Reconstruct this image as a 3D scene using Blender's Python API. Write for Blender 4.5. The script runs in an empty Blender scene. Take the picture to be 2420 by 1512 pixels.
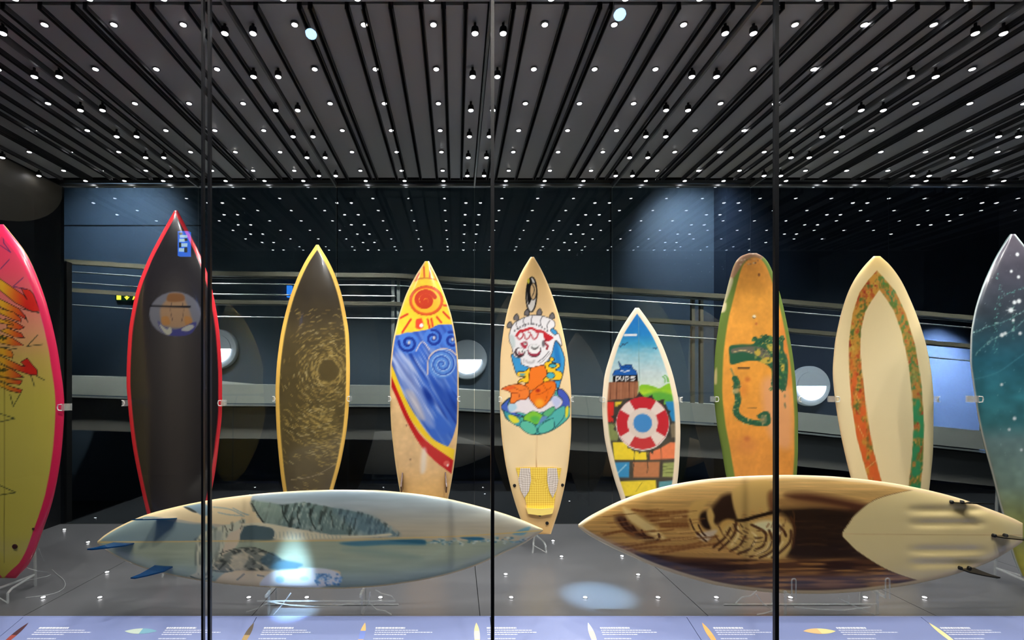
import bpy, bmesh, math, random
import numpy as np
from mathutils import Vector

# ------------------------------------------------------------------ camera, world, lights, exposure
SC = bpy.context.scene
COL = SC.collection
F, PX, PY = 1204.0, 1078.0, 905.0          # focal length and principal point, in photo pixels
FLOOR = 0.40                                # showcase floor above the gallery floor
ZC = FLOOR + 1.122                          # eye height
CEIL = ZC + 1.578                           # underside of the showcase ceiling
GLASS, BACK = 1.975, 4.06                   # depth of the front and back glass
JO = [0.145 + 1.1 * k for k in range(-3, 6)]   # joints between the ceiling modules

def P(px, py, d):
    return Vector(((px - PX) / F * d, d, ZC - (py - PY) / F * d))

cam = bpy.data.cameras.new('camera')
cam.sensor_fit = 'HORIZONTAL'; cam.sensor_width = 36.0; cam.lens = F / 2420 * 36.0
cam.shift_x = (1210 - PX) / 2420; cam.shift_y = (PY - 756) / 2420
cam.clip_start = 0.02
camo = bpy.data.objects.new('camera', cam); COL.objects.link(camo)
camo.location = (0, 0, ZC); camo.rotation_euler = (math.pi / 2, 0, 0)
SC.camera = camo

w = bpy.data.worlds.new('world'); SC.world = w; w.use_nodes = True
w.node_tree.nodes['Background'].inputs[0].default_value = (0.55, 0.66, 0.85, 1)
w.node_tree.nodes['Background'].inputs[1].default_value = 0.02

SC.view_settings.view_transform = 'Standard'
SC.view_settings.look = 'None'
SC.view_settings.exposure = 0.0
SC.view_settings.gamma = 1.0
SC.view_settings.use_curve_mapping = False

SC.cycles.max_bounces = 6; SC.cycles.diffuse_bounces = 3; SC.cycles.glossy_bounces = 3; SC.cycles.transparent_max_bounces = 12
SC.cycles.use_light_tree = False

def aim(o, target):
    o.rotation_euler = (Vector(target) - o.location).to_track_quat('-Z', 'Y').to_euler()

def spot_lamp(name, loc, target, watts, angle, blend=0.6, color=(1, 1, 1), size=0.03):
    l = bpy.data.lights.new(name, 'SPOT'); l.energy = watts; l.spot_size = math.radians(angle)
    l.spot_blend = blend; l.color = color; l.shadow_soft_size = size
    o = bpy.data.objects.new(name, l); COL.objects.link(o); o.location = loc; aim(o, target)
    return o

# gallery lamps: above the visitors in front of the case, and beyond the back glass on the ramp
KEY_W = 210.0
for i, x in enumerate((-2.5, -0.9, 0.75, 2.4, 4.0)):
    spot_lamp('gallery_lamp', (x * 0.92, 0.30, 4.38), (x, 2.85, FLOOR + 0.65), KEY_W, 60, 0.9, (1.0, 0.95, 0.87), 0.05)
spot_lamp('ramp_lamp', (2.75, 5.6, 4.2), P(1640, 600, 6.6), 190, 80, 1.0, (0.85, 0.92, 1.0), 0.1)
spot_lamp('ramp_lamp', (-4.0, 5.4, 4.2), P(300, 560, 6.6), 150, 80, 1.0, (0.75, 0.88, 1.0), 0.1)
spot_lamp('ramp_lamp', P(2260, 620, 5.6), P(2262, 935, 6.3), 5200, 40, 1.0, (0.72, 0.82, 1.0), 0.05)
for x in (-3.2, -1.2, 0.8, 2.8, 4.8):
    spot_lamp('ramp_lamp', (x, 4.35, 4.2), (x, 5.25, 1.35), 720, 70, 1.0, (1.0, 0.98, 0.88), 0.12)

# ------------------------------------------------------------------ helpers
def lin(c):
    return tuple(((v / 255) / 12.92 if v / 255 <= 0.04045 else ((v / 255 + 0.055) / 1.055) ** 2.4) for v in c[:3])

MATS = {}
def mat(name, rgb=(128, 128, 128), rough=0.5, metal=0.0, spec=0.5, coat=0.0, emit=0.0, noise=0.0, nscale=20.0, bump=0.0, stretch=(1, 1, 1)):
    if name in MATS: return MATS[name]
    m = bpy.data.materials.new(name); m.use_nodes = True; MATS[name] = m
    nt = m.node_tree; b = nt.nodes['Principled BSDF']
    c = lin(rgb) + (1,)
    b.inputs['Base Color'].default_value = c
    b.inputs['Roughness'].default_value = rough; b.inputs['Metallic'].default_value = metal
    b.inputs['Specular IOR Level'].default_value = spec
    b.inputs['Coat Weight'].default_value = coat
    if emit:
        b.inputs['Emission Color'].default_value = c; b.inputs['Emission Strength'].default_value = emit
    if noise or bump:
        tc = nt.nodes.new('ShaderNodeTexCoord'); mp = nt.nodes.new('ShaderNodeMapping')
        mp.inputs['Scale'].default_value = stretch
        n = nt.nodes.new('ShaderNodeTexNoise'); n.inputs['Scale'].default_value = nscale; n.inputs['Detail'].default_value = 5
        nt.links.new(tc.outputs['Object'], mp.inputs['Vector']); nt.links.new(mp.outputs['Vector'], n.inputs['Vector'])
        if noise:
            mx = nt.nodes.new('ShaderNodeMix'); mx.data_type = 'RGBA'
            mx.inputs['A'].default_value = tuple(v * (1 - noise) for v in c[:3]) + (1,)
            mx.inputs['B'].default_value = tuple(min(1, v * (1 + noise)) for v in c[:3]) + (1,)
            nt.links.new(n.outputs['Fac'], mx.inputs['Factor']); nt.links.new(mx.outputs['Result'], b.inputs['Base Color'])
        if bump:
            bp = nt.nodes.new('ShaderNodeBump'); bp.inputs['Strength'].default_value = bump
            nt.links.new(n.outputs['Fac'], bp.inputs['Height']); nt.links.new(bp.outputs['Normal'], b.inputs['Normal'])
    return m

def glass_mat(name, tint, refl, body=0.0, body_rgb=(200, 200, 200), rough=0.0, fres=True):
    """thin clear sheet: tinted see-through, mirror reflection by Fresnel, a trace of body colour"""
    if name in MATS: return MATS[name]
    m = bpy.data.materials.new(name); m.use_nodes = True; MATS[name] = m
    nt = m.node_tree; nt.nodes.remove(nt.nodes['Principled BSDF'])
    out = nt.nodes['Material Output']
    t = nt.nodes.new('ShaderNodeBsdfTransparent'); t.inputs[0].default_value = tuple(tint) + (1,)
    g = nt.nodes.new('ShaderNodeBsdfGlossy'); g.inputs['Roughness'].default_value = rough
    g.inputs['Color'].default_value = (1, 1, 1, 1)
    mix = nt.nodes.new('ShaderNodeMixShader')
    if fres:                                    # Schlick: refl at normal incidence, the same from both sides
        lw = nt.nodes.new('ShaderNodeLayerWeight'); lw.inputs['Blend'].default_value = 0.5
        pw = nt.nodes.new('ShaderNodeMath'); pw.operation = 'POWER'; pw.inputs[1].default_value = 5.0
        mul = nt.nodes.new('ShaderNodeMath'); mul.operation = 'MULTIPLY_ADD'; mul.inputs[1].default_value = 1 - refl; mul.inputs[2].default_value = refl
        nt.links.new(lw.outputs['Facing'], pw.inputs[0]); nt.links.new(pw.outputs[0], mul.inputs[0]); nt.links.new(mul.outputs[0], mix.inputs[0])
    else:
        mix.inputs[0].default_value = refl
    src = t
    if body:
        df = nt.nodes.new('ShaderNodeBsdfDiffuse'); df.inputs[0].default_value = lin(body_rgb) + (1,)
        m2 = nt.nodes.new('ShaderNodeMixShader'); m2.inputs[0].default_value = body
        nt.links.new(t.outputs[0], m2.inputs[1]); nt.links.new(df.outputs[0], m2.inputs[2]); src = m2
    nt.links.new(src.outputs[0], mix.inputs[1]); nt.links.new(g.outputs[0], mix.inputs[2])
    nt.links.new(mix.outputs[0], out.inputs[0])
    return m

def paint_mat(name, rough=0.3, coat=0.4, spec=0.5):
    """painted board: colour stored in the mesh, lacquered on top"""
    if name in MATS: return MATS[name]
    m = mat(name, rough=rough, coat=coat, spec=spec)
    b = m.node_tree.nodes['Principled BSDF']; b.inputs['Coat Roughness'].default_value = 0.08
    a = m.node_tree.nodes.new('ShaderNodeVertexColor'); a.layer_name = 'paint'
    m.node_tree.links.new(a.outputs['Color'], b.inputs['Base Color'])
    return m

def link(o, parent=None):
    COL.objects.link(o)
    if parent is not None: o.parent = parent
    return o

def tag(o, label=None, cat=None, group=None, kind=None):
    if label: o['label'] = label
    if cat: o['category'] = cat
    if group: o['group'] = group
    if kind: o['kind'] = kind
    return o

def empty(name, loc=(0, 0, 0)):
    o = bpy.data.objects.new(name, None); o.location = loc; o.empty_display_size = 0.05
    return link(o)

class MB:
    """collects shapes; build() links them as one mesh object"""
    def __init__(self): self.v = []; self.f = []
    def raw(self, v, f):
        n = len(self.v); self.v += [tuple(p) for p in v]; self.f += [tuple(i + n for i in q) for q in f]; return self
    def box(self, x0, x1, y0, y1, z0, z1):
        v = [(x, y, z) for z in (z0, z1) for y in (y0, y1) for x in (x0, x1)]
        return self.raw(v, [(0, 2, 3, 1), (4, 5, 7, 6), (0, 1, 5, 4), (2, 6, 7, 3), (0, 4, 6, 2), (1, 3, 7, 5)])
    def tube(self, pts, r, n=8, caps=True):
        pts = [Vector(p) for p in pts]; k = len(pts); rs = r if isinstance(r, (list, tuple)) else [r] * k
        v = []; up = None
        for i, p in enumerate(pts):
            t = (pts[min(i + 1, k - 1)] - pts[max(i - 1, 0)]).normalized()
            if up is None:
                a = Vector((0, 0, 1)) if abs(t.z) < 0.9 else Vector((1, 0, 0)); up = t.cross(a).normalized()
            u = (up - t * up.dot(t)).normalized(); up = u; b = t.cross(u)
            for j in range(n):
                th = 2 * math.pi * j / n; v.append(p + (u * math.cos(th) + b * math.sin(th)) * rs[i])
        f = [(i * n + j, i * n + (j + 1) % n, (i + 1) * n + (j + 1) % n, (i + 1) * n + j) for i in range(k - 1) for j in range(n)]
        if caps: f += [tuple(range(n - 1, -1, -1)), tuple(range((k - 1) * n, k * n))]
        return self.raw(v, f)
    def lathe(self, prof, n=20, axis='z', o=(0, 0, 0)):
        """prof: (radius, height) pairs turned about an axis; ends closed when radius > 0"""
        v = []; ax = {'z': (0, 1, 2), 'y': (0, 2, 1)}[axis]
        for r, h in prof:
            for j in range(n):
                th = 2 * math.pi * j / n; q = [0, 0, 0]
                q[ax[0]] = r * math.cos(th); q[ax[1]] = r * math.sin(th); q[ax[2]] = h
                v.append((q[0] + o[0], q[1] + o[1], q[2] + o[2]))
        k = len(prof)
        f = [(i * n + j, i * n + (j + 1) % n, (i + 1) * n + (j + 1) % n, (i + 1) * n + j) for i in range(k - 1) for j in range(n)]
        f += [tuple(range(n - 1, -1, -1)), tuple(range((k - 1) * n, k * n))]
        return self.raw(v, f)
    def prism(self, pts, off):
        """closed outline pts (3D) pushed along vector off"""
        n = len(pts); off = Vector(off)
        v = [Vector(p) for p in pts] + [Vector(p) + off for p in pts]
        return self.raw(v, [tuple(range(n - 1, -1, -1)), tuple(range(n, 2 * n))] + [(i, (i + 1) % n, (i + 1) % n + n, i + n) for i in range(n)])
    def mesh(self, name, m, smooth=False):
        me = bpy.data.meshes.new(name); me.from_pydata([tuple(p) for p in self.v], [], self.f)
        bm = bmesh.new(); bm.from_mesh(me); bmesh.ops.recalc_face_normals(bm, faces=bm.faces); bm.to_mesh(me); bm.free()
        me.materials.append(m)
        if smooth:
            for p in me.polygons: p.use_smooth = len(p.vertices) <= 4
        return me
    def build(self, name, m, parent=None, loc=None, smooth=False):
        o = bpy.data.objects.new(name, self.mesh(name, m, smooth))
        if loc is not None: o.location = loc
        return link(o, parent)

def inst(name, mesh, parent=None, loc=(0, 0, 0), rot=None):
    o = bpy.data.objects.new(name, mesh); o.location = loc
    if rot is not None: o.rotation_euler = rot
    return link(o, parent)

ORD = ['first', 'second', 'third', 'fourth', 'fifth', 'sixth', 'seventh', 'eighth', 'ninth', 'tenth', 'eleventh', 'twelfth',
       'thirteenth', 'fourteenth', 'fifteenth', 'sixteenth', 'seventeenth', 'eighteenth', 'nineteenth', 'twentieth']
# ------------------------------------------------------------------ materials of the place
M_panel = mat('ceiling_panel_metal', (164, 165, 168), 0.42, 0.0, 0.5, noise=0.06, nscale=3, stretch=(1, 0.2, 1))
M_fin = mat('ceiling_fin_metal', (120, 122, 124), 0.35, 0.6)
M_lip = mat('slot_lip_black', (46, 47, 50), 0.45)
M_black = mat('matt_black', (10, 11, 13), 0.55)
M_void = mat('ceiling_void_black', (14, 14, 16), 0.7)
M_floor = mat('showcase_floor_grey', (88, 89, 92), 0.30, 0.0, 0.5, noise=0.10, nscale=2.5)
M_seal = mat('black_silicone', (14, 17, 24), 0.4)
M_steel = mat('brushed_steel', (190, 190, 180), 0.35, 0.4)
M_wood = mat('dark_rail_wood', (120, 112, 92), 0.45, noise=0.15, nscale=12)
M_fascia = mat('ramp_concrete', (190, 188, 172), 0.6, noise=0.08, nscale=4)
M_under = mat('ramp_underside', (130, 122, 110), 0.7)
M_wallb = mat('ramp_wall_blue', (98, 113, 126), 0.55, noise=0.05, nscale=2)
M_walld = mat('ramp_wall_dark', (34, 42, 50), 0.5)
M_side = mat('side_wall_black', (16, 19, 22), 0.4)
M_lens = mat('white_lamp_lens', (255, 252, 255), 0.3, emit=24.0)
M_lensb = mat('blue_lamp_lens', (150, 200, 255), 0.3, emit=34.0)
M_glow = mat('wall_lamp_glass', (255, 252, 246), 0.3, emit=12.0)
M_lampg = mat('wall_lamp_grey', (205, 212, 220), 0.45)
M_acr = glass_mat('clear_acrylic', (0.95, 0.97, 0.97), 0.06, body=0.22, body_rgb=(235, 238, 238), rough=0.05)
M_front = glass_mat('showcase_glass', (0.985, 0.992, 0.99), 0.035)
M_back = glass_mat('dark_back_glass', (0.66, 0.72, 0.78), 0.035)
M_rail = mat('label_rail_blue', (128, 140, 186), 0.35, noise=0.06, nscale=3)
M_print = mat('white_print', (214, 218, 234), 0.6)

M_lens.cycles.emission_sampling = 'NONE'      # hundreds of tiny lenses: found by the rays themselves
X0, X1 = JO[0], JO[-1]
NEAR, FAR = 2.09, BACK - 0.02

# ------------------------------------------------------------------ floor of the case: one panel per module
fl = MB().box(X0, X1, 2.42, 6.0, FLOOR - 0.12, FLOOR - 0.012).build('floor', M_black); tag(fl, kind='structure')
fseams = [X0] + [j - 0.03 for j in JO[1:-1]] + [X1]
for a, b in zip(fseams[:-1], fseams[1:]):
    MB().box(a + 0.002, b - 0.002, 2.42, BACK - 0.004, FLOOR - 0.012, FLOOR).build('floor_panel', M_floor, fl)
pl = MB().box(X0, X1, 2.0, 2.2, 0, FLOOR - 0.14).build('plinth', M_black); tag(pl, kind='structure')
gf = MB().box(-7, 9, -4.5, 1.99, -0.05, 0).build('floor_gallery', M_black); tag(gf, kind='structure')
gcl = MB().box(-7, 9, -4.5, 1.9, 4.6, 4.7).build('ceiling_gallery', M_black); tag(gcl, kind='structure')
gw = MB().box(-7, 9, -4.6, -4.5, 0, 4.6).build('wall_gallery', M_walld); tag(gw, kind='structure')

# ------------------------------------------------------------------ ceiling: strips with recessed slots
ce = MB().box(X0, X1, GLASS - 0.1, BACK + 0.05, CEIL + 0.045, CEIL + 0.075).build('ceiling', M_void); tag(ce, kind='structure')
PAT = [[.118, .30, .345, .50, .568, .682, .808, .902, .995],
       [.095, .16, .316, .455, .505, .706, .785, .93, 1.01]]
P0, P1 = 2.128, 3.925
for i, j0 in enumerate(JO[:-1]):
    edges = [0.012] + PAT[i % 2] + [1.088]
    for k in range(len(edges) - 1):
        a = edges[k] + (0.009 if k else 0); b = edges[k + 1] - (0.009 if k < len(edges) - 2 else 0)
        dz = (0.0, 0.004, 0.0, 0.006)[(k + i) % 4]
        MB().box(j0 + a, j0 + b, P0, P1, CEIL + dz, CEIL + 0.03).build('ceiling_panel', M_panel, ce)
        if k:
            for q in (-0.0085, 0.0085):          # a pair of dark lips hangs below the panels on both sides of every slot
                MB().box(j0 + edges[k] + q - 0.002, j0 + edges[k] + q + 0.002, P0, P1, CEIL - 0.016, CEIL + 0.04).build('slot_lip', M_lip, ce)
for j in JO[1:-1]:
    MB().box(j - 0.006, j + 0.006, GLASS, BACK - 0.002, CEIL - 0.022, CEIL + 0.045).build('joint_fin', M_fin, ce)
# end channels with the rows of lights at the front and back
MB().box(X0, X1, 2.02, 2.108, CEIL + 0.0, CEIL + 0.03).build('end_channel', M_panel, ce)
MB().box(X0, X1, 3.99, 4.05, CEIL + 0.012, CEIL + 0.04).build('end_channel', M_black, ce)
MB().box(X0, X1, BACK - 0.012, BACK + 0.03, CEIL - 0.012, CEIL + 0.004).build('head_trim', M_fin, ce)
gc = MB().box(-7, 9, BACK + 0.06, 6.75, 4.35, 4.45).build('ceiling_ramp', M_black); tag(gc, kind='structure')

# ------------------------------------------------------------------ side walls
wl = MB().box(X0 - 0.06, X0, GLASS, BACK + 0.04, FLOOR, CEIL + 0.05).build('wall_left', M_side); tag(wl, kind='structure')
pts = []
for k in range(25):
    th = math.pi * (1 + k / 24)
    pts.append((X0 + 0.001, 3.28 + 0.80 * math.cos(th), CEIL - 0.012 + 0.46 * math.sin(th)))
MB().prism(pts, (0.012, 0, 0)).build('light_patch_plate', mat('light_patch_grey', (92, 88, 78), 0.5), wl)  # plate added to stand in for a curved patch of light on the wall
wr = MB().box(X1, X1 + 0.06, GLASS, BACK + 0.04, FLOOR, CEIL + 0.05).build('wall_right', M_side); tag(wr, kind='structure')

# ------------------------------------------------------------------ glass
wn = 0
for a, b in zip(JO[:-1], JO[1:]):
    wn += 1
    o = MB().box(a + 0.003, b - 0.003, BACK, BACK + 0.002, FLOOR + 0.004, CEIL - 0.014).build('window_%d' % wn, M_back); tag(o, kind='structure')
fj = [X0, -2.07, -0.975, 0.139, 1.241, 2.345, 3.445, 4.545, X1]
for a, b in zip(fj[:-1], fj[1:]):
    wn += 1
    o = MB().box(a + 0.004, b - 0.004, GLASS, GLASS + 0.001, 0.06, CEIL + 0.04).build('window_%d' % wn, M_front); tag(o, kind='structure')
for tn, (px, wd) in enumerate(((479, 5), (494.5, 6), (1164, 8), (1835, 9))):
    xc = (px - PX) / F * GLASS; h = wd / F * GLASS / 2
    o = MB().box(xc - h, xc + h, GLASS - 0.004, GLASS + 0.012, 0.06, CEIL + 0.04).build('trim_%d' % (tn + 1), M_seal); tag(o, kind='structure')

# ------------------------------------------------------------------ the ramp beyond the back glass
RD = 5.2
def pl_interp(pts, x):
    return float(np.interp(x, [p[0] for p in pts], [p[1] for p in pts]))
RT = [(60, 612), (330, 630), (500, 647), (935, 652), (1740, 703), (2300, 752), (2560, 775)]      # top rail
FT = [(60, 884), (330, 893), (500, 908), (935, 911), (1740, 958), (2300, 1016), (2560, 1042)]    # top of the slab edge
def rail_pts(off, x0, x1, base=RT, d=RD):
    xs = sorted({x0, x1} | {p[0] for p in base if x0 < p[0] < x1})
    return [P(x, pl_interp(base, x) + off, d) for x in xs]
rr = empty('ramp_railing', P(1200, 1000, RD) * 1); tag(rr, 'steel railing with dark wooden top rail along the ramp behind the glass', 'railing')
base = rr.location.copy()
def rel(pts): return [p - base for p in pts]
def flat_rail(pts, h, t):
    """rectangular bar following a polyline"""
    mb = MB(); v = []
    for p in pts:
        v += [(p.x, p.y - t, p.z - h), (p.x, p.y + t, p.z - h), (p.x, p.y + t, p.z + h), (p.x, p.y - t, p.z + h)]
    f = [(i * 4 + j, i * 4 + (j + 1) % 4, i * 4 + 4 + (j + 1) % 4, i * 4 + 4 + j) for i in range(len(pts) - 1) for j in range(4)]
    f += [(0, 1, 2, 3), (len(v) - 4, len(v) - 3, len(v) - 2, len(v) - 1)]
    return mb.raw(v, f)
flat_rail(rel(rail_pts(0, 60, 2560)), 0.022, 0.03).build('top_rail', M_wood, rr)
MB().tube(rel(rail_pts(9, 480, 2560)), 0.008, 6).build('handrail_strip', M_steel, rr)
for off in (23, 101):
    MB().tube(rel(rail_pts(off, 60, 2560)), 0.007, 6).build('rail', M_steel, rr)
MB().tube(rel(rail_pts(48, 60, 935)), 0.007, 6).build('rail', M_steel, rr)
flat_rail(rel(rail_pts(66, 60, 2560)), 0.02, 0.012).build('lower_board', M_wood, rr)
MB().tube(rel(rail_pts(72, 480, 2560)), 0.007, 6).build('rail', M_steel, rr)
for px in (150, 928, 941, 1640, 1660, 2330):
    yt, yb = pl_interp(RT, px), pl_interp(FT, px) + 20
    a = P(px, yt, RD) - base; b = P(px, yb, RD) - base
    MB().box(a.x - 0.016, a.x + 0.016, a.y + 0.012, a.y + 0.05, b.z, a.z).build('post', M_wood if px > 1600 else M_steel, rr)

def band(off0, off1, d0, d1, base=FT, x0=60, x1=2560):
    xs = [x0] + [p[0] for p in base if x0 < p[0] < x1] + [x1]
    mb = MB(); v = []
    for x in xs:
        y0 = pl_interp(base, x) + off0; y1 = pl_interp(base, x) + off1
        a = P(x, y0, d0); b = P(x, y1, d0)
        v += [(a.x, d0, b.z), (a.x, d1, b.z), (a.x, d1, a.z), (a.x, d0, a.z)]
    f = [(i * 4 + j, i * 4 + (j + 1) % 4, i * 4 + 4 + (j + 1) % 4, i * 4 + 4 + j) for i in range(len(xs) - 1) for j in range(4)]
    f += [(0, 1, 2, 3), (len(v) - 4, len(v) - 3, len(v) - 2, len(v) - 1)]
    return mb.raw(v, f)
ra = band(0, 44, RD - 0.03, 6.35).build('ramp', M_fascia); tag(ra, kind='structure')
band(47, 51, RD - 0.05, RD - 0.02).build('edge_strip', M_steel, ra)
band(54, 128, RD + 0.02, RD + 0.3).build('ramp_beam', M_under, ra)
# wall behind the ramp
WD = 6.6
wb = MB().box(P(143, 0, WD).x - 0.4, P(1716, 0, 6.3).x + 0.3, WD, WD + 0.1, 0, 4.4).build('wall_back', M_wallb); tag(wb, kind='structure')
wb2 = MB().box(P(1716, 0, 6.3).x, 9, 6.3, WD - 0.002, 0, 4.4).build('wall_back_dark', mat('ramp_wall_navy', (52, 62, 78), 0.5)); tag(wb2, kind='structure')
for px in (797, 1443):
    MB().box(P(px, 0, WD).x - 0.006, P(px, 0, WD).x + 0.006, WD - 0.004, WD, 1.5, 4.3).build('wall_joint', M_black, wb)
for py in (533,):
    MB().box(P(143, 0, WD).x, P(478, 0, WD).x, WD - 0.004, WD, P(0, py, WD).z - 0.008, P(0, py, WD).z + 0.008).build('wall_joint', M_black, wb)
gfl = MB().box(-7, 9, BACK + 0.1, 6.6, -0.05, 0).build('floor_ramp', M_black); tag(gfl, kind='structure')
tr = MB().box(P(150, 0, 4.3).x - 0.02, P(166, 0, 4.3).x, 4.26, 4.32, 0, P(0, 620, 4.3).z).build('trim_9', mat('door_frame_bronze', (62, 56, 50), 0.4)); tag(tr, kind='structure')

# round wall lamps with a lit lower half
def wall_lamp(px, py, d, label):
    r = 47 / F * d; c = P(px, py, d)
    t = empty('wall_lamp', c); tag(t, label, 'lamp', 'round wall lamps on the ramp')
    hs = MB().lathe([(r, 0.0), (r, -0.05), (r * 0.96, -0.065), (r * 0.72, -0.07)], 40, 'y').build('housing', M_lampg, t, smooth=False)
    pts = [(r * 0.70 * math.cos(math.pi + math.pi * k / 24), -0.072, r * 0.70 * math.sin(math.pi + math.pi * k / 24)) for k in range(25)]
    MB().prism(pts, (0, -0.012, 0)).build('diffuser', M_glow, hs)
    pts = [(r * 0.72 * math.cos(math.pi * k / 24), -0.07, r * 0.72 * math.sin(math.pi * k / 24)) for k in range(25)]
    MB().prism(pts, (0, -0.02, 0)).build('eyelid', M_lampg, hs)
wall_lamp(518, 825, WD - 0.01, 'round grey wall lamp half hidden behind the black surfboard with red rails')
wall_lamp(1104, 850, WD - 0.01, 'round wall lamp between the sun and wave surfboard and the lion surfboard')
wall_lamp(1908, 912, 6.28, 'round wall lamp between the orange surfboard and the cream surfboard')

# exit signs
c = P(300, 700, WD - 0.041); t = empty('exit_sign', c); tag(t, 'green exit sign with yellow arrow and running figure left of the black surfboard', 'sign')
MB().box(-0.15, 0.15, 0, 0.04, -0.05, 0.05).build('sign_box', mat('sign_green', (20, 70, 35), 0.4, emit=0.25), t)
M_yel = mat('sign_yellow', (250, 215, 60), 0.4, emit=3.0)
MB().box(-0.13, -0.075, -0.006, 0, -0.045, 0.045).build('door_symbol', M_yel, t)
mb = MB(); mb.box(-0.012, 0.012, -0.006, 0, -0.01, 0.045)
mb.prism([(-0.035, -0.006, -0.008), (0.035, -0.006, -0.008), (0, -0.006, -0.048)], (0, 0.006, 0)); mb.build('arrow_symbol', M_yel, t)
mb = MB()
for q in ([(0.09, 0.02), (0.115, 0.02), (0.11, -0.012), (0.085, -0.012)], [(0.085, -0.01), (0.105, -0.01), (0.085, -0.045), (0.072, -0.045)],
          [(0.095, -0.01), (0.11, -0.01), (0.14, -0.035), (0.13, -0.045)], [(0.065, 0.012), (0.14, 0.002), (0.14, 0.010), (0.065, 0.020)]):
    mb.prism([(a, -0.006, b) for a, b in q], (0, 0.006, 0))
mb.lathe([(0.012, -0.006), (0.012, 0)], 12, 'y', (0.108, 0, 0.036)); mb.build('running_figure', M_yel, t)
c = P(683, 688, WD - 0.051); t = empty('exit_sign', c); tag(t, 'small blue glowing box for a reflection left of the brown surfboard', 'sign')
MB().box(-0.03, 0.03, 0, 0.05, -0.075, 0.075).build('sign_box', mat('mirrored_blue', (60, 150, 255), 0.4, emit=1.6), t)  # glowing box added in place of a small blue reflection
# the blue exit sign behind the visitors, mirrored by the front glass
vd = 6.2; v = P(433, 575, vd); yr = 2 * GLASS - vd
t = empty('exit_sign', (v.x, yr, v.z)); tag(t, 'blue lit exit sign mirrored in the glass over the black surfboard', 'sign')
MB().box(-0.068, 0.068, -0.05, 0, -0.15, 0.15).build('sign_box', mat('sign_blue_lit', (40, 120, 255), 0.4, emit=9.0), t)
M_sg = mat('sign_mark_green', (10, 70, 40), 0.4, emit=2.0); M_sw = mat('sign_mark_pale', (190, 235, 255), 0.4, emit=9.0)
for (a, b, c_, d_) in ((-0.04, 0.05, 0.07, 0.10), (-0.045, 0.02, 0.02, 0.055), (-0.02, 0.05, -0.04, 0.0), (-0.05, 0.01, -0.1, -0.06)): MB().box(a, b, 0, 0.006, c_, d_).build('figure_mark', M_sw, t)
for (a, b, c_, d_) in ((-0.05, -0.01, 0.105, 0.13), (0.0, 0.05, 0.03, 0.06), (-0.05, -0.025, -0.05, 0.01), (0.015, 0.05, -0.11, -0.05)): MB().box(a, b, 0, 0.006, c_, d_).build('door_mark', M_sg, t)
MB().tube([(0, -0.025, 0.15), (0, -0.025, 4.6 - v.z)], 0.008, 8).build('hanging_rod', M_black, t)

# ------------------------------------------------------------------ ceiling lights
ROWS = [2.118 - 0.03, 2.240, 2.557, 2.871, 3.177, 3.473, 3.777, 4.0]
RIM = MB().lathe([(0.013, 0.001), (0.018, 0.001), (0.019, -0.003), (0.0145, -0.004)], 14).mesh('rim', M_fin)
LENS = MB().lathe([(0.0005, -0.0080), (0.007, -0.0072), (0.0125, -0.0050), (0.0138, -0.002)], 14).mesh('lens', M_lens)
def where(x, d, dz):
    return 1078 + x / d * F, 905 - (CEIL + dz - ZC) / d * F
cidx = 3                                       # index of the central joint in JO
for ri, d in enumerate(ROWS):
    left = sorted([j + o for j in JO[:cidx] for o in (.245, .55, .855)], reverse=True)
    right = sorted([j + o for j in JO[cidx:-1] for o in (.245, .55, .855)])
    rown = ('front edge row' if ri == 0 else 'back edge row' if ri == 7 else ORD[6 - ri] + ' row from the back')
    for side, xs in (('left', left), ('right', right)):
        for k, x in enumerate(xs):
            px, py = where(x, d, 0)
            if px < -90 or px > 2960: continue
            o = empty('ceiling_downlight', (x, d, CEIL if ri < 7 else CEIL + 0.012))
            tag(o, 'downlight in the %s, %s %s of the central joint' % (rown, ORD[k], side), 'ceiling light', 'small round ceiling downlights')
            inst('rim', RIM, o); inst('lens', LENS, o)

BODY = MB().lathe([(0.006, 0.0), (0.006, -0.018), (0.015, -0.020), (0.017, -0.030), (0.017, -0.046), (0.014, -0.046)], 12).mesh('body', M_black)
SLENS = MB().lathe([(0.0005, -0.052), (0.008, -0.051), (0.0135, -0.0475), (0.0145, -0.044)], 14).mesh('lens', M_lens)
CASE_W = 34.0
sl = bpy.data.lights.new('case_spot', 'SPOT'); sl.energy = CASE_W; sl.spot_size = math.radians(95); sl.spot_blend = 0.7
sl.shadow_soft_size = 0.012; sl.color = (1.0, 0.975, 0.95)
for jx in range(0, len(JO)):
    for ri in range(6):
        d = ROWS[ri + 1]
        for s in (-1, 1):
            x = JO[jx] + 0.062 * s
            if x < X0 or x > X1: continue
            px, py = where(x, d, -0.035)
            if px < -90 or px > 2960: continue
            n = jx - cidx
            jn = 'central joint' if n == 0 else '%s joint %s of the central one' % (ORD[abs(n) - 1], 'left' if n < 0 else 'right')
            o = empty('ceiling_spotlight', (x, d, CEIL + 0.004))
            tag(o, 'black spotlight %s of the %s, %s from the back' % ('left' if s < 0 else 'right', jn, ORD[5 - ri]), 'spotlight', 'black spotlights along the ceiling joints')
            inst('body', BODY, o); inst('lens', SLENS, o)
            if jx == cidx and ri == 2 and s > 0:      # extra blue lamp added here to make the blue pool on the floor
                bl = spot_lamp('lamp', (0, 0, -0.06), Vector((0.745, 2.69, FLOOR)) - Vector((x, d, CEIL)), 1350, 9.5, 0.85, (0.42, 0.68, 1.0), 0.02); bl.parent = o
            if (ri + jx + (s > 0)) % 2 == 0 and jx > 0:
                lo = bpy.data.objects.new('lamp', sl); link(lo, o); lo.location = (0, 0, -0.06)
                if ri < 2: lo.rotation_euler = (math.radians(16), 0, 0)
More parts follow.
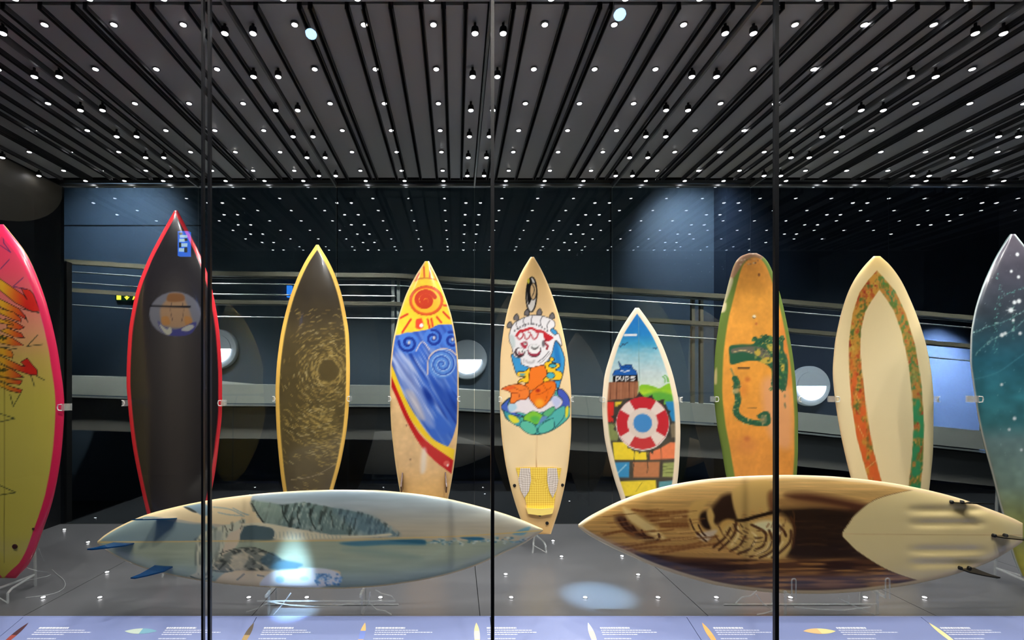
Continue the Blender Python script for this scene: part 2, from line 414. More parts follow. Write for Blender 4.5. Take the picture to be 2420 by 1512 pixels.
# two blue projectors hang in the gallery before the case; the front glass mirrors them near the top
def blue_spot(px, py, label, target, watts, ang):
    vd = (3.3 - ZC) * F / (905 - py); x = (px - PX) / F * vd; p = Vector((x, 2 * GLASS - vd, 3.3))
    o = empty('blue_projector', p); tag(o, label, 'spotlight', 'blue projectors mirrored in the front glass')
    dv = (Vector(target) - p).normalized(); rot = dv.to_track_quat('-Z', 'Y').to_euler()
    b = MB().lathe([(0.012, 0.16), (0.030, 0.155), (0.036, 0.13), (0.036, 0.0), (0.031, 0.0)], 18).build('body', M_black, o); b.rotation_euler = rot
    l = MB().lathe([(0.030, 0.004), (0.028, -0.003), (0.0005, -0.008)], 18).build('lens', M_lensb, o); l.rotation_euler = rot
    MB().tube([-dv * 0.12, (-dv.x * 0.12, -dv.y * 0.12, 1.3)], 0.008, 8).build('hanging_rod', M_black, o)
    s_ = spot_lamp('lamp', dv * 0.03, dv, watts, ang, 0.9, (0.45, 0.70, 1.0), 0.02); s_.parent = o
blue_spot(735, 80, 'blue-white projector shining at upper left above the brown surfboard', P(690, 1402, 2.46), 4000, 5.0)
blue_spot(1465, 34, 'blue-white projector shining at top right of the central glass joint', (0.35, 2.9, FLOOR), 60, 12)

# glowing studs added in the floor for light dots mirrored in the glass
STUD = MB().lathe([(0.013, 0.0), (0.013, 0.003), (0.010, 0.004)], 14).mesh('ring', M_fin)
SL2 = MB().lathe([(0.010, 0.002), (0.009, 0.0055), (0.0005, 0.0075)], 14).mesh('lens', M_lens)
front = [102, 236, 588, 725, 899, 1208, 1383, 1555, 1693, 1868, 2045, 2185]
for k, px in enumerate(front):
    d = 1.122 * F / (1413 - 905)
    o = empty('mirrored_dot', ((px - PX) / F * d, d, FLOOR)); tag(o, 'stud for a mirrored light dot on the grey floor, front row, %s from the left' % ORD[k], 'floor light', 'studs for mirrored light dots')
    inst('ring', STUD, o); inst('lens', SL2, o)
for px, py, lb in ((152, 1252, 'stud for a mirrored dot furthest back, right of the pink and yellow surfboard'), (208, 1282, 'stud for a mirrored dot just left of the beach scene surfboard tip'),
                   (253, 1353, 'stud for a mirrored dot under the left end of the beach scene surfboard'), (1307, 1279, 'stud for a mirrored dot right of the lion surfboard stand'),
                   (1327, 1316, 'stud for a mirrored dot in front of the lion surfboard stand'), (1470, 1315, 'stud for a mirrored dot at the lower left edge of the brown wave surfboard'),
                   (1195, 1358, 'stud for a mirrored dot right of the central glass joint, second row'), (1508, 1359, 'stud for a mirrored dot below the brown wave surfboard, second row')):
    d = 1.122 * F / (py - 905)
    o = empty('mirrored_dot', ((px - PX) / F * d, d, FLOOR)); tag(o, lb, 'floor light', 'studs for mirrored light dots')
    inst('ring', STUD, o); inst('lens', SL2, o)
# ------------------------------------------------------------------ painter for the board prints (paint colours, with some light and shade put in)
def hermite(xs, ys, q):
    xs = np.array(xs, float); ys = np.array(ys, float); h = np.diff(xs); dl = np.diff(ys) / h
    m = np.zeros(len(xs)); m[0] = dl[0]; m[-1] = dl[-1]
    for i in range(1, len(xs) - 1):
        if dl[i - 1] * dl[i] > 0:
            w1 = 2 * h[i] + h[i - 1]; w2 = h[i] + 2 * h[i - 1]; m[i] = (w1 + w2) / (w1 / dl[i - 1] + w2 / dl[i])
    q = np.clip(np.asarray(q, float), xs[0], xs[-1]); i = np.clip(np.searchsorted(xs, q) - 1, 0, len(h) - 1)
    t = (q - xs[i]) / h[i]
    return (2*t**3 - 3*t**2 + 1) * ys[i] + (t**3 - 2*t**2 + t) * h[i] * m[i] + (-2*t**3 + 3*t**2) * ys[i+1] + (t**3 - t**2) * h[i] * m[i+1]

def catmull(pts, closed=True, n=6):
    p = np.array(pts, float); k = len(p); out = []
    for i in range(k if closed else k - 1):
        g = lambda j: p[j % k] if closed else p[min(max(j, 0), k - 1)]
        a, b, c, d = g(i - 1), g(i), g(i + 1), g(i + 2)
        for t in np.arange(n) / n:
            out.append(0.5 * (2*b + (c - a)*t + (2*a - 5*b + 4*c - d)*t*t + (3*b - a - 3*c + d)*t**3))
    if not closed: out.append(p[-1])
    return np.array(out)

def vnoise(X, Y, seed=0):
    r = np.random.RandomState(seed).rand(256, 256).astype(np.float32)
    xi = np.floor(X).astype(int); yi = np.floor(Y).astype(int); fx = X - xi; fy = Y - yi
    fx = fx*fx*(3 - 2*fx); fy = fy*fy*(3 - 2*fy)
    g = lambda a, b: r[a & 255, b & 255]
    return (g(xi, yi)*(1-fx) + g(xi+1, yi)*fx)*(1-fy) + (g(xi, yi+1)*(1-fx) + g(xi+1, yi+1)*fx)*fy

class Art:
    def __init__(s, x0, y0, x1, y1, bg):
        s.x0, s.y0 = x0, y0; s.w, s.h = int(x1 - x0), int(y1 - y0)
        s.Y, s.X = np.mgrid[0:s.h, 0:s.w].astype(np.float32); s.X += x0; s.Y += y0
        s.a = np.zeros((s.h, s.w, 3), np.float32); s.a[:] = np.array(bg, np.float32) / 255
    def view(s, x, y, sc):                      # coordinates of a detail drawing: px = x + u / sc
        s.ox, s.oy, s.sc = x, y, sc; return s
    ox = oy = 0.0; sc = 1.0
    def T(s, pts): return [(s.ox + u / s.sc, s.oy + v / s.sc) for u, v in pts]
    def blend(s, m, c, sl=(slice(None), slice(None))):
        c = np.asarray(c, np.float32) / 255; m = m[..., None]
        s.a[sl] = s.a[sl] * (1 - m) + c * m
    def box(s, xa, ya, xb, yb):
        i0 = max(0, int(ya - s.y0) - 1); i1 = min(s.h, int(yb - s.y0) + 3); j0 = max(0, int(xa - s.x0) - 1); j1 = min(s.w, int(xb - s.x0) + 3)
        return (slice(i0, i1), slice(j0, j1)) if i1 > i0 and j1 > j0 else None
    def vgrad(s, stops, alpha=1.0):
        ys = [p[0] for p in stops]
        for k in range(3):
            g = np.interp(s.Y[:, 0], ys, [p[1][k] / 255 for p in stops]).astype(np.float32)
            s.a[..., k] = s.a[..., k] * (1 - alpha) + g[:, None] * alpha
    def mask(s, pts, soft, sl):
        X, Y = s.X[sl], s.Y[sl]; ins = np.zeros(X.shape, bool); dm = np.full(X.shape, 1e9, np.float32); n = len(pts)
        for i in range(n):
            (xa, ya), (xb, yb) = pts[i], pts[(i + 1) % n]
            if ya != yb:
                c = ((ya > Y) != (yb > Y)) & (X < (xb - xa) * (Y - ya) / (yb - ya) + xa); ins ^= c
            dx, dy = xb - xa, yb - ya; L = dx*dx + dy*dy + 1e-9
            t = np.clip(((X - xa)*dx + (Y - ya)*dy) / L, 0, 1)
            dm = np.minimum(dm, (X - xa - t*dx)**2 + (Y - ya - t*dy)**2)
        dm = np.sqrt(dm); sd = np.where(ins, dm, -dm)
        return np.clip(sd / (2 * soft) + 0.5, 0, 1)
    def poly(s, pts, c, soft=0.7, smooth=True, alpha=1.0, line=None, lw=1.2, px=False, x_to=None, tex=None):
        if not px: pts = s.T(pts)
        q = catmull(pts) if smooth else np.array(pts)
        sl = s.box(q[:, 0].min() - 2*soft, q[:, 1].min() - 2*soft, q[:, 0].max() + 2*soft, q[:, 1].max() + 2*soft)
        if sl is None: return
        m = s.mask(q, soft, sl) * alpha
        if x_to is not None:                     # colour runs along x to a second colour
            t = np.clip((s.X[sl] - x_to[1]) / (x_to[2] - x_to[1]), 0, 1)[..., None]
            c = np.asarray(c, np.float32) * (1 - t) + np.asarray(x_to[0], np.float32) * t
        if tex is not None: m = m * tex(s.X[sl], s.Y[sl])
        s.blend(m, c, sl)
        if line is not None: s.line(list(q) + [q[0]], lw, line, smooth=False, px=True)
    def line(s, pts, wd, c, smooth=True, alpha=1.0, px=False, soft=0.6):
        if not px: pts = s.T(pts)
        q = catmull(pts, False) if smooth and len(pts) > 2 else np.array(pts, float)
        for i in range(len(q) - 1):
            (xa, ya), (xb, yb) = q[i], q[i + 1]; r = wd / 2 + 2*soft
            sl = s.box(min(xa, xb) - r, min(ya, yb) - r, max(xa, xb) + r, max(ya, yb) + r)
            if sl is None: continue
            X, Y = s.X[sl], s.Y[sl]; dx, dy = xb - xa, yb - ya; L = dx*dx + dy*dy + 1e-9
            t = np.clip(((X - xa)*dx + (Y - ya)*dy) / L, 0, 1)
            dd = np.sqrt((X - xa - t*dx)**2 + (Y - ya - t*dy)**2)
            s.blend(np.clip((wd/2 - dd) / (2*soft) + 0.5, 0, 1) * alpha, c, sl)
    def ell(s, cx, cy, rx, ry, c, soft=0.7, alpha=1.0, rot=0.0, line=None, lw=1.2, px=False):
        if not px: (cx, cy), = s.T([(cx, cy)]); rx /= s.sc; ry /= s.sc
        th = np.linspace(0, 2*math.pi, 25)[:-1]; ca, sa = math.cos(rot), math.sin(rot)
        s.poly([(cx + rx*math.cos(t)*ca - ry*math.sin(t)*sa, cy + rx*math.cos(t)*sa + ry*math.sin(t)*ca) for t in th], c, soft, False, alpha, line, lw, True)
    def spiral(s, cx, cy, r0, r1, turns, a0, wd, c, alpha=1.0, sgn=1, flat=1.0):
        n = int(14 * turns) + 2; p = []
        for k in range(n):
            t = k / (n - 1); a = a0 + sgn * turns * 2 * math.pi * t; r = r0 + (r1 - r0) * t
            p.append((cx + r*math.cos(a), cy + r*math.sin(a) * flat))
        s.line(p, wd / s.sc, c, alpha=alpha)
    def mottle(s, amt, sx, sy, seed=1):
        n = vnoise(s.X / sx, s.Y / sy, seed) * 0.6 + vnoise(s.X / sx * 2.3, s.Y / sy * 2.3, seed + 1) * 0.4
        s.a *= (1 + (n - 0.5) * 2 * amt)[..., None]
    def sample(s, x, y):
        u = np.clip(x - s.x0, 0, s.w - 1.001); v = np.clip(y - s.y0, 0, s.h - 1.001)
        j = u.astype(int); i = v.astype(int); fu = (u - j)[..., None]; fv = (v - i)[..., None]; a = s.a
        c = (a[i, j]*(1-fu) + a[i, np.minimum(j+1, s.w-1)]*fu)*(1-fv) + (a[np.minimum(i+1, s.h-1), j]*(1-fu) + a[np.minimum(i+1, s.h-1), np.minimum(j+1, s.w-1)]*fu)*fv
        c = np.clip(c, 0, 1)
        return np.where(c <= 0.04045, c / 12.92, ((c + 0.055) / 1.055) ** 2.4)

# ------------------------------------------------------------------ board builder
class Board:
    """a board standing ('v') or lying on its rail ('h'); the two edges are given along the long axis"""
    def __init__(s, edge_a, edge_b, d, th=0.062, rocker=0.05, axis='v', rock_end=None):
        s.A, s.B, s.d, s.th, s.rk, s.axis = edge_a, edge_b, d, th, rocker, axis
        s.rk2 = rocker if rock_end is None else rock_end
        s.l0 = max(edge_a[0][0], edge_b[0][0]); s.l1 = min(edge_a[-1][0], edge_b[-1][0])
    def edges(s, l): return hermite(*zip(*s.A), l), hermite(*zip(*s.B), l)
    def depth(s, l):
        t = (np.asarray(l) - s.l0) / (s.l1 - s.l0) * 2 - 1
        return s.d + np.where(t < 0, s.rk * np.abs(t)**2.6, s.rk2 * np.abs(t)**2.6)
    def rail(s, art, wd, c, soft=1.0, side=None, alpha=1.0):
        """paint a band of given width (pixels) along the edge"""
        L = art.Y if s.axis == 'v' else art.X; C = art.X if s.axis == 'v' else art.Y
        ls = np.linspace(s.l0, s.l1, 300); a, b = s.edges(ls)
        la = L[:, 0] if s.axis == 'v' else L[0]
        A = np.interp(la, ls, a); B = np.interp(la, ls, b)
        sa = np.sqrt(1 + np.gradient(A, la)**2); sb = np.sqrt(1 + np.gradient(B, la)**2)
        if s.axis == 'v': A, B, sa, sb = (q[:, None] for q in (A, B, sa, sb))
        else: A, B, sa, sb = (q[None, :] for q in (A, B, sa, sb))
        da = (C - A) / sa; db = (B - C) / sb
        dd = da if side == 'a' else db if side == 'b' else np.minimum(da, db)
        art.blend(np.clip((wd - dd) / (2*soft) + 0.5, 0, 1) * alpha, c); return dd
    def mesh(s, name, art, back, material, disp=None, step=2.6):
        ll = s.l1 - s.l0; nr = int(ll / step)
        t = np.linspace(0, 1, nr); t = 0.75 * t + 0.25 * (0.5 - 0.5 * np.cos(math.pi * t))
        l = s.l0 + ll * t; a, b = s.edges(l); mid = (a + b) / 2; hw = np.maximum((b - a) / 2, 0.25)
        nc = max(24, int(hw.max() * 2 / step)); u = np.linspace(-1, 1, nc); u = 0.7 * u + 0.3 * np.sin(u * math.pi / 2)
        S, Lg = np.meshgrid(u, l); Cg = mid[:, None] + S * hw[:, None]
        e = np.clip(np.minimum(t, 1 - t) / 0.16, 0, 1); tt = s.th * (0.30 + 0.70 * np.sqrt(1 - (1 - e)**2))
        tt = np.minimum(tt, hw * 2 / F * s.d * 0.9 + 0.004)
        prof = np.clip(1 - np.abs(S)**3.2, 0, 1)**0.55
        D = s.depth(l)[:, None] - tt[:, None] / 2 * prof
        x, y = (Cg, Lg) if s.axis == 'v' else (Lg, Cg)
        if disp is not None: D = D + disp(x, y)
        rgb = art.sample(x, y)
        front = np.stack([(x - PX) / F * D, D, ZC - (y - PY) / F * D], -1).reshape(-1, 3)
        nb = 15; ub = np.sin(np.linspace(-1, 1, nb) * math.pi / 2); rsel = np.unique(np.linspace(0, nr - 1, max(40, nr // 4)).astype(int))
        Sb = np.tile(ub, (len(rsel), 1)); lb = l[rsel]; Cb = mid[rsel][:, None] + Sb * hw[rsel][:, None]; Lb = np.tile(lb[:, None], (1, nb))
        Db = s.depth(lb)[:, None]; xb, yb = (Cb, Lb) if s.axis == 'v' else (Lb, Cb)
        bk = np.stack([(xb - PX) / F * Db, Db + tt[rsel][:, None] / 2 * np.clip(1 - np.abs(Sb)**3.2, 0, 1)**0.55, ZC - (yb - PY) / F * Db], -1).reshape(-1, 3)
        verts = np.concatenate([front, bk]).astype(np.float32)
        def grid(r, c, off, flip):
            i = np.arange(r * c).reshape(r, c) + off
            q = np.stack([i[:-1, :-1], i[:-1, 1:], i[1:, 1:], i[1:, :-1]], -1).reshape(-1, 4)
            return q[:, ::-1] if flip else q
        fl = s.axis == 'v'
        quads = np.concatenate([grid(nr, nc, 0, fl), grid(len(rsel), nb, nr * nc, not fl)]).astype(np.int32)
        me = bpy.data.meshes.new(name); me.vertices.add(len(verts)); me.vertices.foreach_set('co', verts.ravel())
        me.loops.add(quads.size); me.loops.foreach_set('vertex_index', quads.ravel())
        me.polygons.add(len(quads)); me.polygons.foreach_set('loop_start', np.arange(0, quads.size, 4, dtype=np.int32))
        me.polygons.foreach_set('use_smooth', np.ones(len(quads), bool)); me.update(calc_edges=True)
        col = np.ones((len(verts), 4), np.float32); col[:len(front), :3] = rgb.reshape(-1, 3); col[len(front):, :3] = lin(back)
        at = me.color_attributes.new('paint', 'FLOAT_COLOR', 'POINT'); at.data.foreach_set('color', col.ravel())
        me.materials.append(material); me.validate(); return me
    def surf(s, px, py):
        """depth of the painted face at a pixel"""
        l, c = (py, px) if s.axis == 'v' else (px, py); a, b = s.edges(np.array([l])); S = abs((c - (a[0] + b[0]) / 2) / ((b[0] - a[0]) / 2))
        return float(s.depth(l)) - s.th / 2 * max(0, 1 - min(1, S)**3.2)**0.55

M_paint = paint_mat('lacquered_paint', 0.28, 0.35)
M_paintm = paint_mat('worn_paint', 0.5, 0.0)
GB = 'decorated surfboards in the showcase'
def board_thing(label, B, art, back=(225, 205, 170), m=None, disp=None, cat='surfboard'):
    c = P((B.A[-1][1] + B.B[-1][1]) / 2, B.l1, B.d) if B.axis == 'v' else P((B.l0 + B.l1) / 2, hermite(*zip(*B.B), [(B.l0 + B.l1) / 2])[0], B.d)
    t = empty('surfboard', c); tag(t, label, cat, GB)
    me = B.mesh('board_body', art, back, m or M_paint, disp)
    inst('board_body', me, t, -c)
    return t, c
K = (25, 24, 26)
# ---- pink and yellow board at the left edge
B1 = Board([(530, -2), (600, -48), (720, -98), (850, -126), (960, -137), (1050, -132), (1160, -114), (1260, -84), (1330, -54), (1366, -22)],
           [(530, 8), (600, 62), (660, 90), (720, 111), (850, 140), (960, 152), (1050, 147), (1160, 130), (1260, 99), (1330, 70), (1366, 38)], 2.65, 0.065, 0.06)
a = Art(-150, 520, 170, 1380, (190, 170, 80))
a.vgrad([(530, (205, 45, 85)), (640, (225, 72, 95)), (720, (222, 118, 108)), (790, (222, 155, 112)), (850, (205, 175, 90)), (940, (208, 192, 84)), (1100, (215, 200, 92)), (1340, (232, 216, 92))])
a.view(0, 510, 3.36)
OY = dict(line=K, lw=1.3, x_to=((215, 40, 30), 8, 62), soft=0.6)
for q in ([(-60, 460), (0, 500), (190, 630), (215, 665), (175, 590), (165, 570), (235, 588), (265, 620), (318, 755), (260, 765), (120, 690), (0, 590), (-60, 560)],
          [(-60, 640), (0, 660), (150, 735), (200, 795), (205, 820), (150, 790), (0, 722)], [(-40, 725), (0, 735), (110, 765), (170, 820), (165, 842), (100, 822), (0, 775)],
          [(40, 815), (130, 845), (195, 885), (150, 905), (60, 885)], [(-40, 800), (90, 850), (110, 870), (0, 850)], [(60, 890), (170, 932), (195, 970), (110, 962), (0, 912)],
          [(-40, 930), (100, 970), (190, 1030), (100, 1032), (-40, 1000)], [(-40, 1030), (90, 1068), (105, 1100), (98, 1130), (0, 1100), (-40, 1085)],
          [(-40, 1090), (170, 1190), (200, 1195), (165, 1160), (215, 1130), (295, 1225), (295, 1265), (240, 1262), (100, 1215), (-40, 1145)],
          [(-40, 1160), (100, 1220), (188, 1280), (100, 1290), (-40, 1265)], [(-40, 1270), (100, 1298), (178, 1305), (160, 1340), (60, 1330), (-40, 1292)],
          [(-40, 1300), (90, 1355), (175, 1380), (165, 1408), (80, 1390), (-40, 1335)]):
    a.poly(q, (225, 165, 40), smooth=False, **OY)
for x, y in ((3, 965), (30, 972), (3, 1225), (35, 1222)): a.poly([(x - 10, y - 14), (x + 30, y), (x - 10, y + 16)], (95, 95, 30), smooth=False, line=K, lw=1)
for q in ([(25, 150), (30, 215), (85, 290), (5, 235)], [(75, 345), (5, 420)], [(185, 490), (105, 560), (200, 582)], [(165, 735), (310, 770)], [(200, 790), (220, 842)],
          [(300, 945), (215, 1035), (340, 1020)], [(0, 1040), (130, 1055)], [(245, 1265), (275, 1355)], [(290, 1270), (355, 1305)], [(80, 1420), (105, 1512), (160, 1415)],
          [(-30, 1560), (0, 1570), (118, 1608), (0, 1636), (-30, 1640)], [(-30, 2130), (0, 2140), (125, 2196), (0, 2216)]):
    a.line(q, 1.8, (62, 40, 95) if q[0][1] < 500 else (40, 52, 34), smooth=False)
a.line([(10, 900), (10, 1330)], 1.6, (120, 105, 40), px=True, smooth=False, alpha=0.7)
a.a *= 0.92
B1.rail(a, 21, (226, 42, 88), 0.8)
B1.rail(a, 3.5, (190, 30, 70), 1.5, alpha=0.5)
t1, c1 = board_thing('pink-railed surfboard fading from red to yellow with jagged lettering, at left edge', B1, a, (225, 200, 110))
def plug(B, t, c, px, py, r, m, name='plug', h=0.004):
    q = P(px, py, B.surf(px, py)) - c
    MB().lathe([(r, 0.003), (r, -h * 0.6), (r * 0.8, -h)], 14, 'y').build(name, m, t, q)
M_plug = mat('dark_plug', (60, 30, 28), 0.4)
plug(B1, t1, c1, 35, 1291, 0.013, M_plug)
plug(B1, t1, c1, 79, 1249, 0.006, M_plug)

# ---- black board with red rails
B2 = Board([(497, 412), (560, 377), (620, 347), (700, 319), (800, 303), (900, 299), (950, 302), (1050, 313), (1130, 328), (1213, 347), (1275, 366), (1315, 392)],
           [(497, 420), (560, 453), (620, 481), (700, 505), (800, 520), (900, 525), (960, 525), (1050, 517), (1130, 506), (1213, 487), (1275, 466), (1315, 440)], 3.0, 0.062, 0.05)
a = Art(290, 480, 540, 1330, (30, 28, 31))
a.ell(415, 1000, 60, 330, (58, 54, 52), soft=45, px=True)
a.view(290, 480, 2.016)
a.ell(250, 528, 123, 106, (84, 84, 91), line=(66, 66, 76))
a.poly([(225, 430), (280, 432), (300, 470), (320, 520), (330, 570), (300, 590), (220, 590), (185, 560), (180, 500), (210, 460)], (118, 94, 72), soft=3)
a.poly([(222, 432), (285, 434), (290, 465), (215, 468)], (96, 66, 42), soft=2)
a.poly([(185, 545), (215, 540), (225, 575), (190, 580)], (124, 88, 52), soft=1.5); a.poly([(295, 540), (325, 545), (330, 575), (300, 580)], (124, 88, 52), soft=1.5)
a.line([(232, 475), (228, 515), (238, 560)], 1.6, (60, 48, 45), alpha=.7); a.line([(285, 475), (290, 515), (280, 565)], 1.6, (60, 48, 45), alpha=.7)
a.poly([(168, 560), (200, 590), (260, 600), (330, 570), (352, 570), (330, 618), (270, 634), (210, 625), (180, 600)], (50, 50, 92), soft=1)
a.poly([(175, 575), (210, 600), (225, 590), (235, 612), (215, 628), (190, 608)], (130, 128, 116), soft=1); a.poly([(290, 592), (325, 578), (340, 590), (310, 610), (280, 605)], (124, 124, 120), soft=1)
a.line([(130, 490), (320, 493)], 4.5, (22, 22, 26), smooth=False)  # dark bar: railing reflection painted across the emblem
B2.rail(a, 9, (212, 46, 56), 0.8)
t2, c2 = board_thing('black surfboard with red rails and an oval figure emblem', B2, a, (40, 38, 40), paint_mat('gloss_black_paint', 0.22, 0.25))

# ---- brown board with shoal of pale fish
B3 = Board([(578, 747), (620, 720), (660, 701), (720, 680), (800, 662), (880, 653), (930, 651), (1000, 653), (1080, 659), (1160, 669), (1230, 686), (1272, 712)],
           [(578, 753), (620, 778), (660, 796), (720, 813), (800, 825), (880, 827), (930, 826), (1000, 821), (1080, 808), (1160, 787), (1230, 768), (1272, 742)], 3.4, 0.058, 0.05)
a = Art(640, 565, 840, 1290, (72, 61, 42))
a.vgrad([(578, (46, 40, 30)), (690, (58, 50, 38)), (800, (82, 70, 44)), (1000, (88, 76, 46)), (1280, (92, 80, 62))]); a.mottle(0.08, 30, 30, 5)  # lighter lower tones paint in a reflection from the glass
rnd = random.Random(4); cx, cy = 776, 875
for k in range(1500):
    th = rnd.uniform(0, 2 * math.pi); r = 26 + 160 * rnd.random()**1.3
    x = cx + r * math.cos(th) * 0.95; y = cy + r * math.sin(th)
    if k > 1150: y = rnd.uniform(960, 1100); x = 800 - (1100 - y) * 0.25 + rnd.gauss(0, 24) - 12
    if k > 1440: y = rnd.uniform(960, 1190); x = rnd.uniform(672, 760)
    if y < 730 or y > 1200: continue
    if x < 700 and y < 960 and rnd.random() < 0.75: continue
    an = math.atan2(y - cy, x - cx) + math.pi / 2 + rnd.gauss(0, 0.25)
    L = rnd.uniform(3, 5.5) if k < 1440 else 6
    q = rnd.random(); col = (166, 142, 80) if q < 0.5 else (128, 106, 58) if q < 0.88 else (188, 170, 118)
    a.line([(x - L*math.cos(an), y - L*math.sin(an)), (x + L*math.cos(an), y + L*math.sin(an))], 2.1, col, smooth=False, px=True, alpha=0.62)
a.ell(775, 872, 20, 24, (84, 70, 40), soft=9, px=True, alpha=.45)
a.line([(688, 1133), (740, 1125), (792, 1098)], 1.2, (150, 132, 105), px=True)
B3.rail(a, 9, (242, 192, 92), 0.8)
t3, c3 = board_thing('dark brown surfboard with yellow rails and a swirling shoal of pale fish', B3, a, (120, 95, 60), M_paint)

# ---- sun and wave board
B4 = Board([(617, 1004), (650, 983), (700, 958), (760, 939), (820, 927), (880, 922), (940, 922), (1000, 924), (1060, 930), (1120, 938), (1170, 947), (1230, 962), (1266, 975)],
           [(617, 1014), (650, 1031), (700, 1052), (760, 1070), (820, 1080), (880, 1084), (940, 1084), (1000, 1083), (1060, 1078), (1120, 1070), (1170, 1061), (1230, 1047), (1266, 1034)], 3.4, 0.058, 0.05)
a = Art(910, 605, 1100, 1280, (232, 188, 128)); a.vgrad([(900, (230, 192, 140)), (1100, (222, 180, 128)), (1180, (238, 184, 108))]); a.mottle(0.05, 18, 60, 9)
a.view(900, 600, 2.605)
a.poly([(60, 30), (500, 30), (500, 470), (300, 462), (180, 486), (60, 500)], (252, 200, 52), smooth=False)
a.mottle(0.05, 12, 9, 3)
R = (205, 62, 36)
for q in ([(265, 80), (268, 142)], [(305, 85), (300, 150)], [(322, 105), (348, 165)], [(236, 118), (215, 165)]): a.line(q, 4.2, (220, 95, 45), smooth=False)
a.line([(190, 170), (240, 152), (300, 150), (370, 168)], 3.2, (200, 120, 40))
a.ell(280, 287, 104, 92, (222, 88, 40), line=(180, 70, 30)); a.ell(280, 287, 88, 76, (250, 186, 52))
a.spiral(272, 285, 8, 64, 1.85, 0.6, 26, R, sgn=1, flat=0.92)
for q in ([(165, 370), (118, 395)], [(185, 402), (132, 482)], [(248, 402), (240, 458)], [(226, 404), (220, 452)], [(288, 402), (300, 455)], [(312, 400), (318, 445)], [(345, 388), (372, 422)], [(385, 358), (422, 396)], [(388, 315), (416, 318)]):
    a.line(q, 5.0, R, smooth=False)
a.poly([(215, 410), (250, 400), (262, 450), (225, 460)], (224, 66, 44), soft=1.5); a.ell(250, 440, 12, 12, (255, 235, 225))
wave = [(60, 520), (105, 500), (200, 480), (300, 462), (340, 440), (380, 434), (450, 444), (480, 560), (480, 900), (455, 1090), (400, 1195), (330, 1150), (240, 1040), (150, 890), (60, 680)]
a.poly(wave, (58, 100, 190))
a.poly(wave, (176, 192, 226), tex=lambda X, Y: np.clip(vnoise((X * 0.85 - Y * 0.52) / 4.5, (Y * 0.85 + X * 0.52) / 40, 7) * 2.4 - 1.1, 0, 1) * np.clip((Y - 800) / 50, 0.25, 1) * np.clip((1085 - X) / 90, 0.2, 1))
a.poly(wave, (24, 52, 140), tex=lambda X, Y: np.clip(vnoise((X * 0.85 - Y * 0.52) / 6.5, (Y * 0.85 + X * 0.52) / 55, 17) * 2.4 - 1.25, 0, 1))
a.poly([(95, 600), (200, 680), (260, 860), (330, 1060), (250, 1020), (150, 860), (80, 690)], (170, 178, 214), soft=6, alpha=0.55)
a.poly([(300, 760), (400, 830), (470, 900), (470, 1040), (430, 1000), (360, 900)], (28, 62, 150), soft=7, alpha=0.7)
a.poly([(150, 850), (200, 850), (255, 960), (270, 1020), (225, 1000)], (212, 190, 170), soft=4, alpha=0.5)
for (cx, cy, r, tn, a0, sg) in ((168, 548, 58, 1.5, 0.2, 1), (322, 518, 52, 1.6, 2.0, -1), (436, 528, 50, 1.5, 1.2, -1)):
    a.ell(cx, cy, r + 8, r + 8, (72, 120, 205), soft=2); a.spiral(cx, cy, 6, r, tn, a0, 15, (26, 52, 142), sgn=sg); a.ell(cx + 6, cy - 2, 7, 10, (222, 208, 190), soft=1.8)
a.ell(375, 680, 84, 84, (86, 132, 204), soft=2); a.spiral(378, 678, 5, 88, 2.6, 0.5, 8, (44, 80, 168), sgn=-1); a.spiral(378, 678, 9, 92, 2.6, 1.3, 5, (150, 180, 222), sgn=-1)
a.line([(290, 740), (296, 640), (350, 590), (420, 588), (462, 620)], 2.5, (214, 190, 170)); a.line([(215, 600), (255, 540), (300, 590)], 2.2, (205, 190, 185))
a.poly([(40, 640), (70, 690), (150, 885), (240, 1035), (330, 1145), (480, 1222), (480, 1300), (350, 1210), (200, 1040), (120, 880), (40, 740)], (240, 200, 44), soft=1)
a.poly([(40, 700), (62, 745), (112, 862), (190, 1030), (280, 1150), (480, 1300), (480, 1400), (430, 1350), (330, 1272), (240, 1172), (150, 1012), (90, 872), (40, 760)], (190, 30, 32), soft=0.8)
a.ell(405, 1290, 20, 18, (214, 90, 80), soft=1.5); a.ell(412, 1300, 6, 8, (240, 225, 215))
a.poly([(255, 1205), (280, 1210), (275, 1330), (245, 1340)], (228, 214, 200), soft=4, alpha=0.8)  # white highlight painted onto the board
for x, y in ((158, 1055), (182, 1265)): a.ell(x, y, 6, 6, (150, 115, 85))
B4.rail(a, 3.2, (236, 200, 140), 1.0)
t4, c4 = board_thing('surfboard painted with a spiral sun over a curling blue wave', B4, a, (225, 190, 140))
M_finb = mat('brown_fin', (72, 44, 34), 0.35, coat=0.3)
for x0, x1 in ((950, 944), (1051, 1056)):
    d0 = B4.surf(x0, 1140)
    q = [P(x0, 1114, d0), P(x0, 1156, d0), P(x1 + (3 if x1 < 1000 else -3), 1164, d0 - 0.10), P(x1 + (2 if x1 < 1000 else -2), 1150, d0 - 0.105)]
    MB().prism([v - c4 for v in q], (0.008, 0, 0)).build('fin', M_finb, t4)

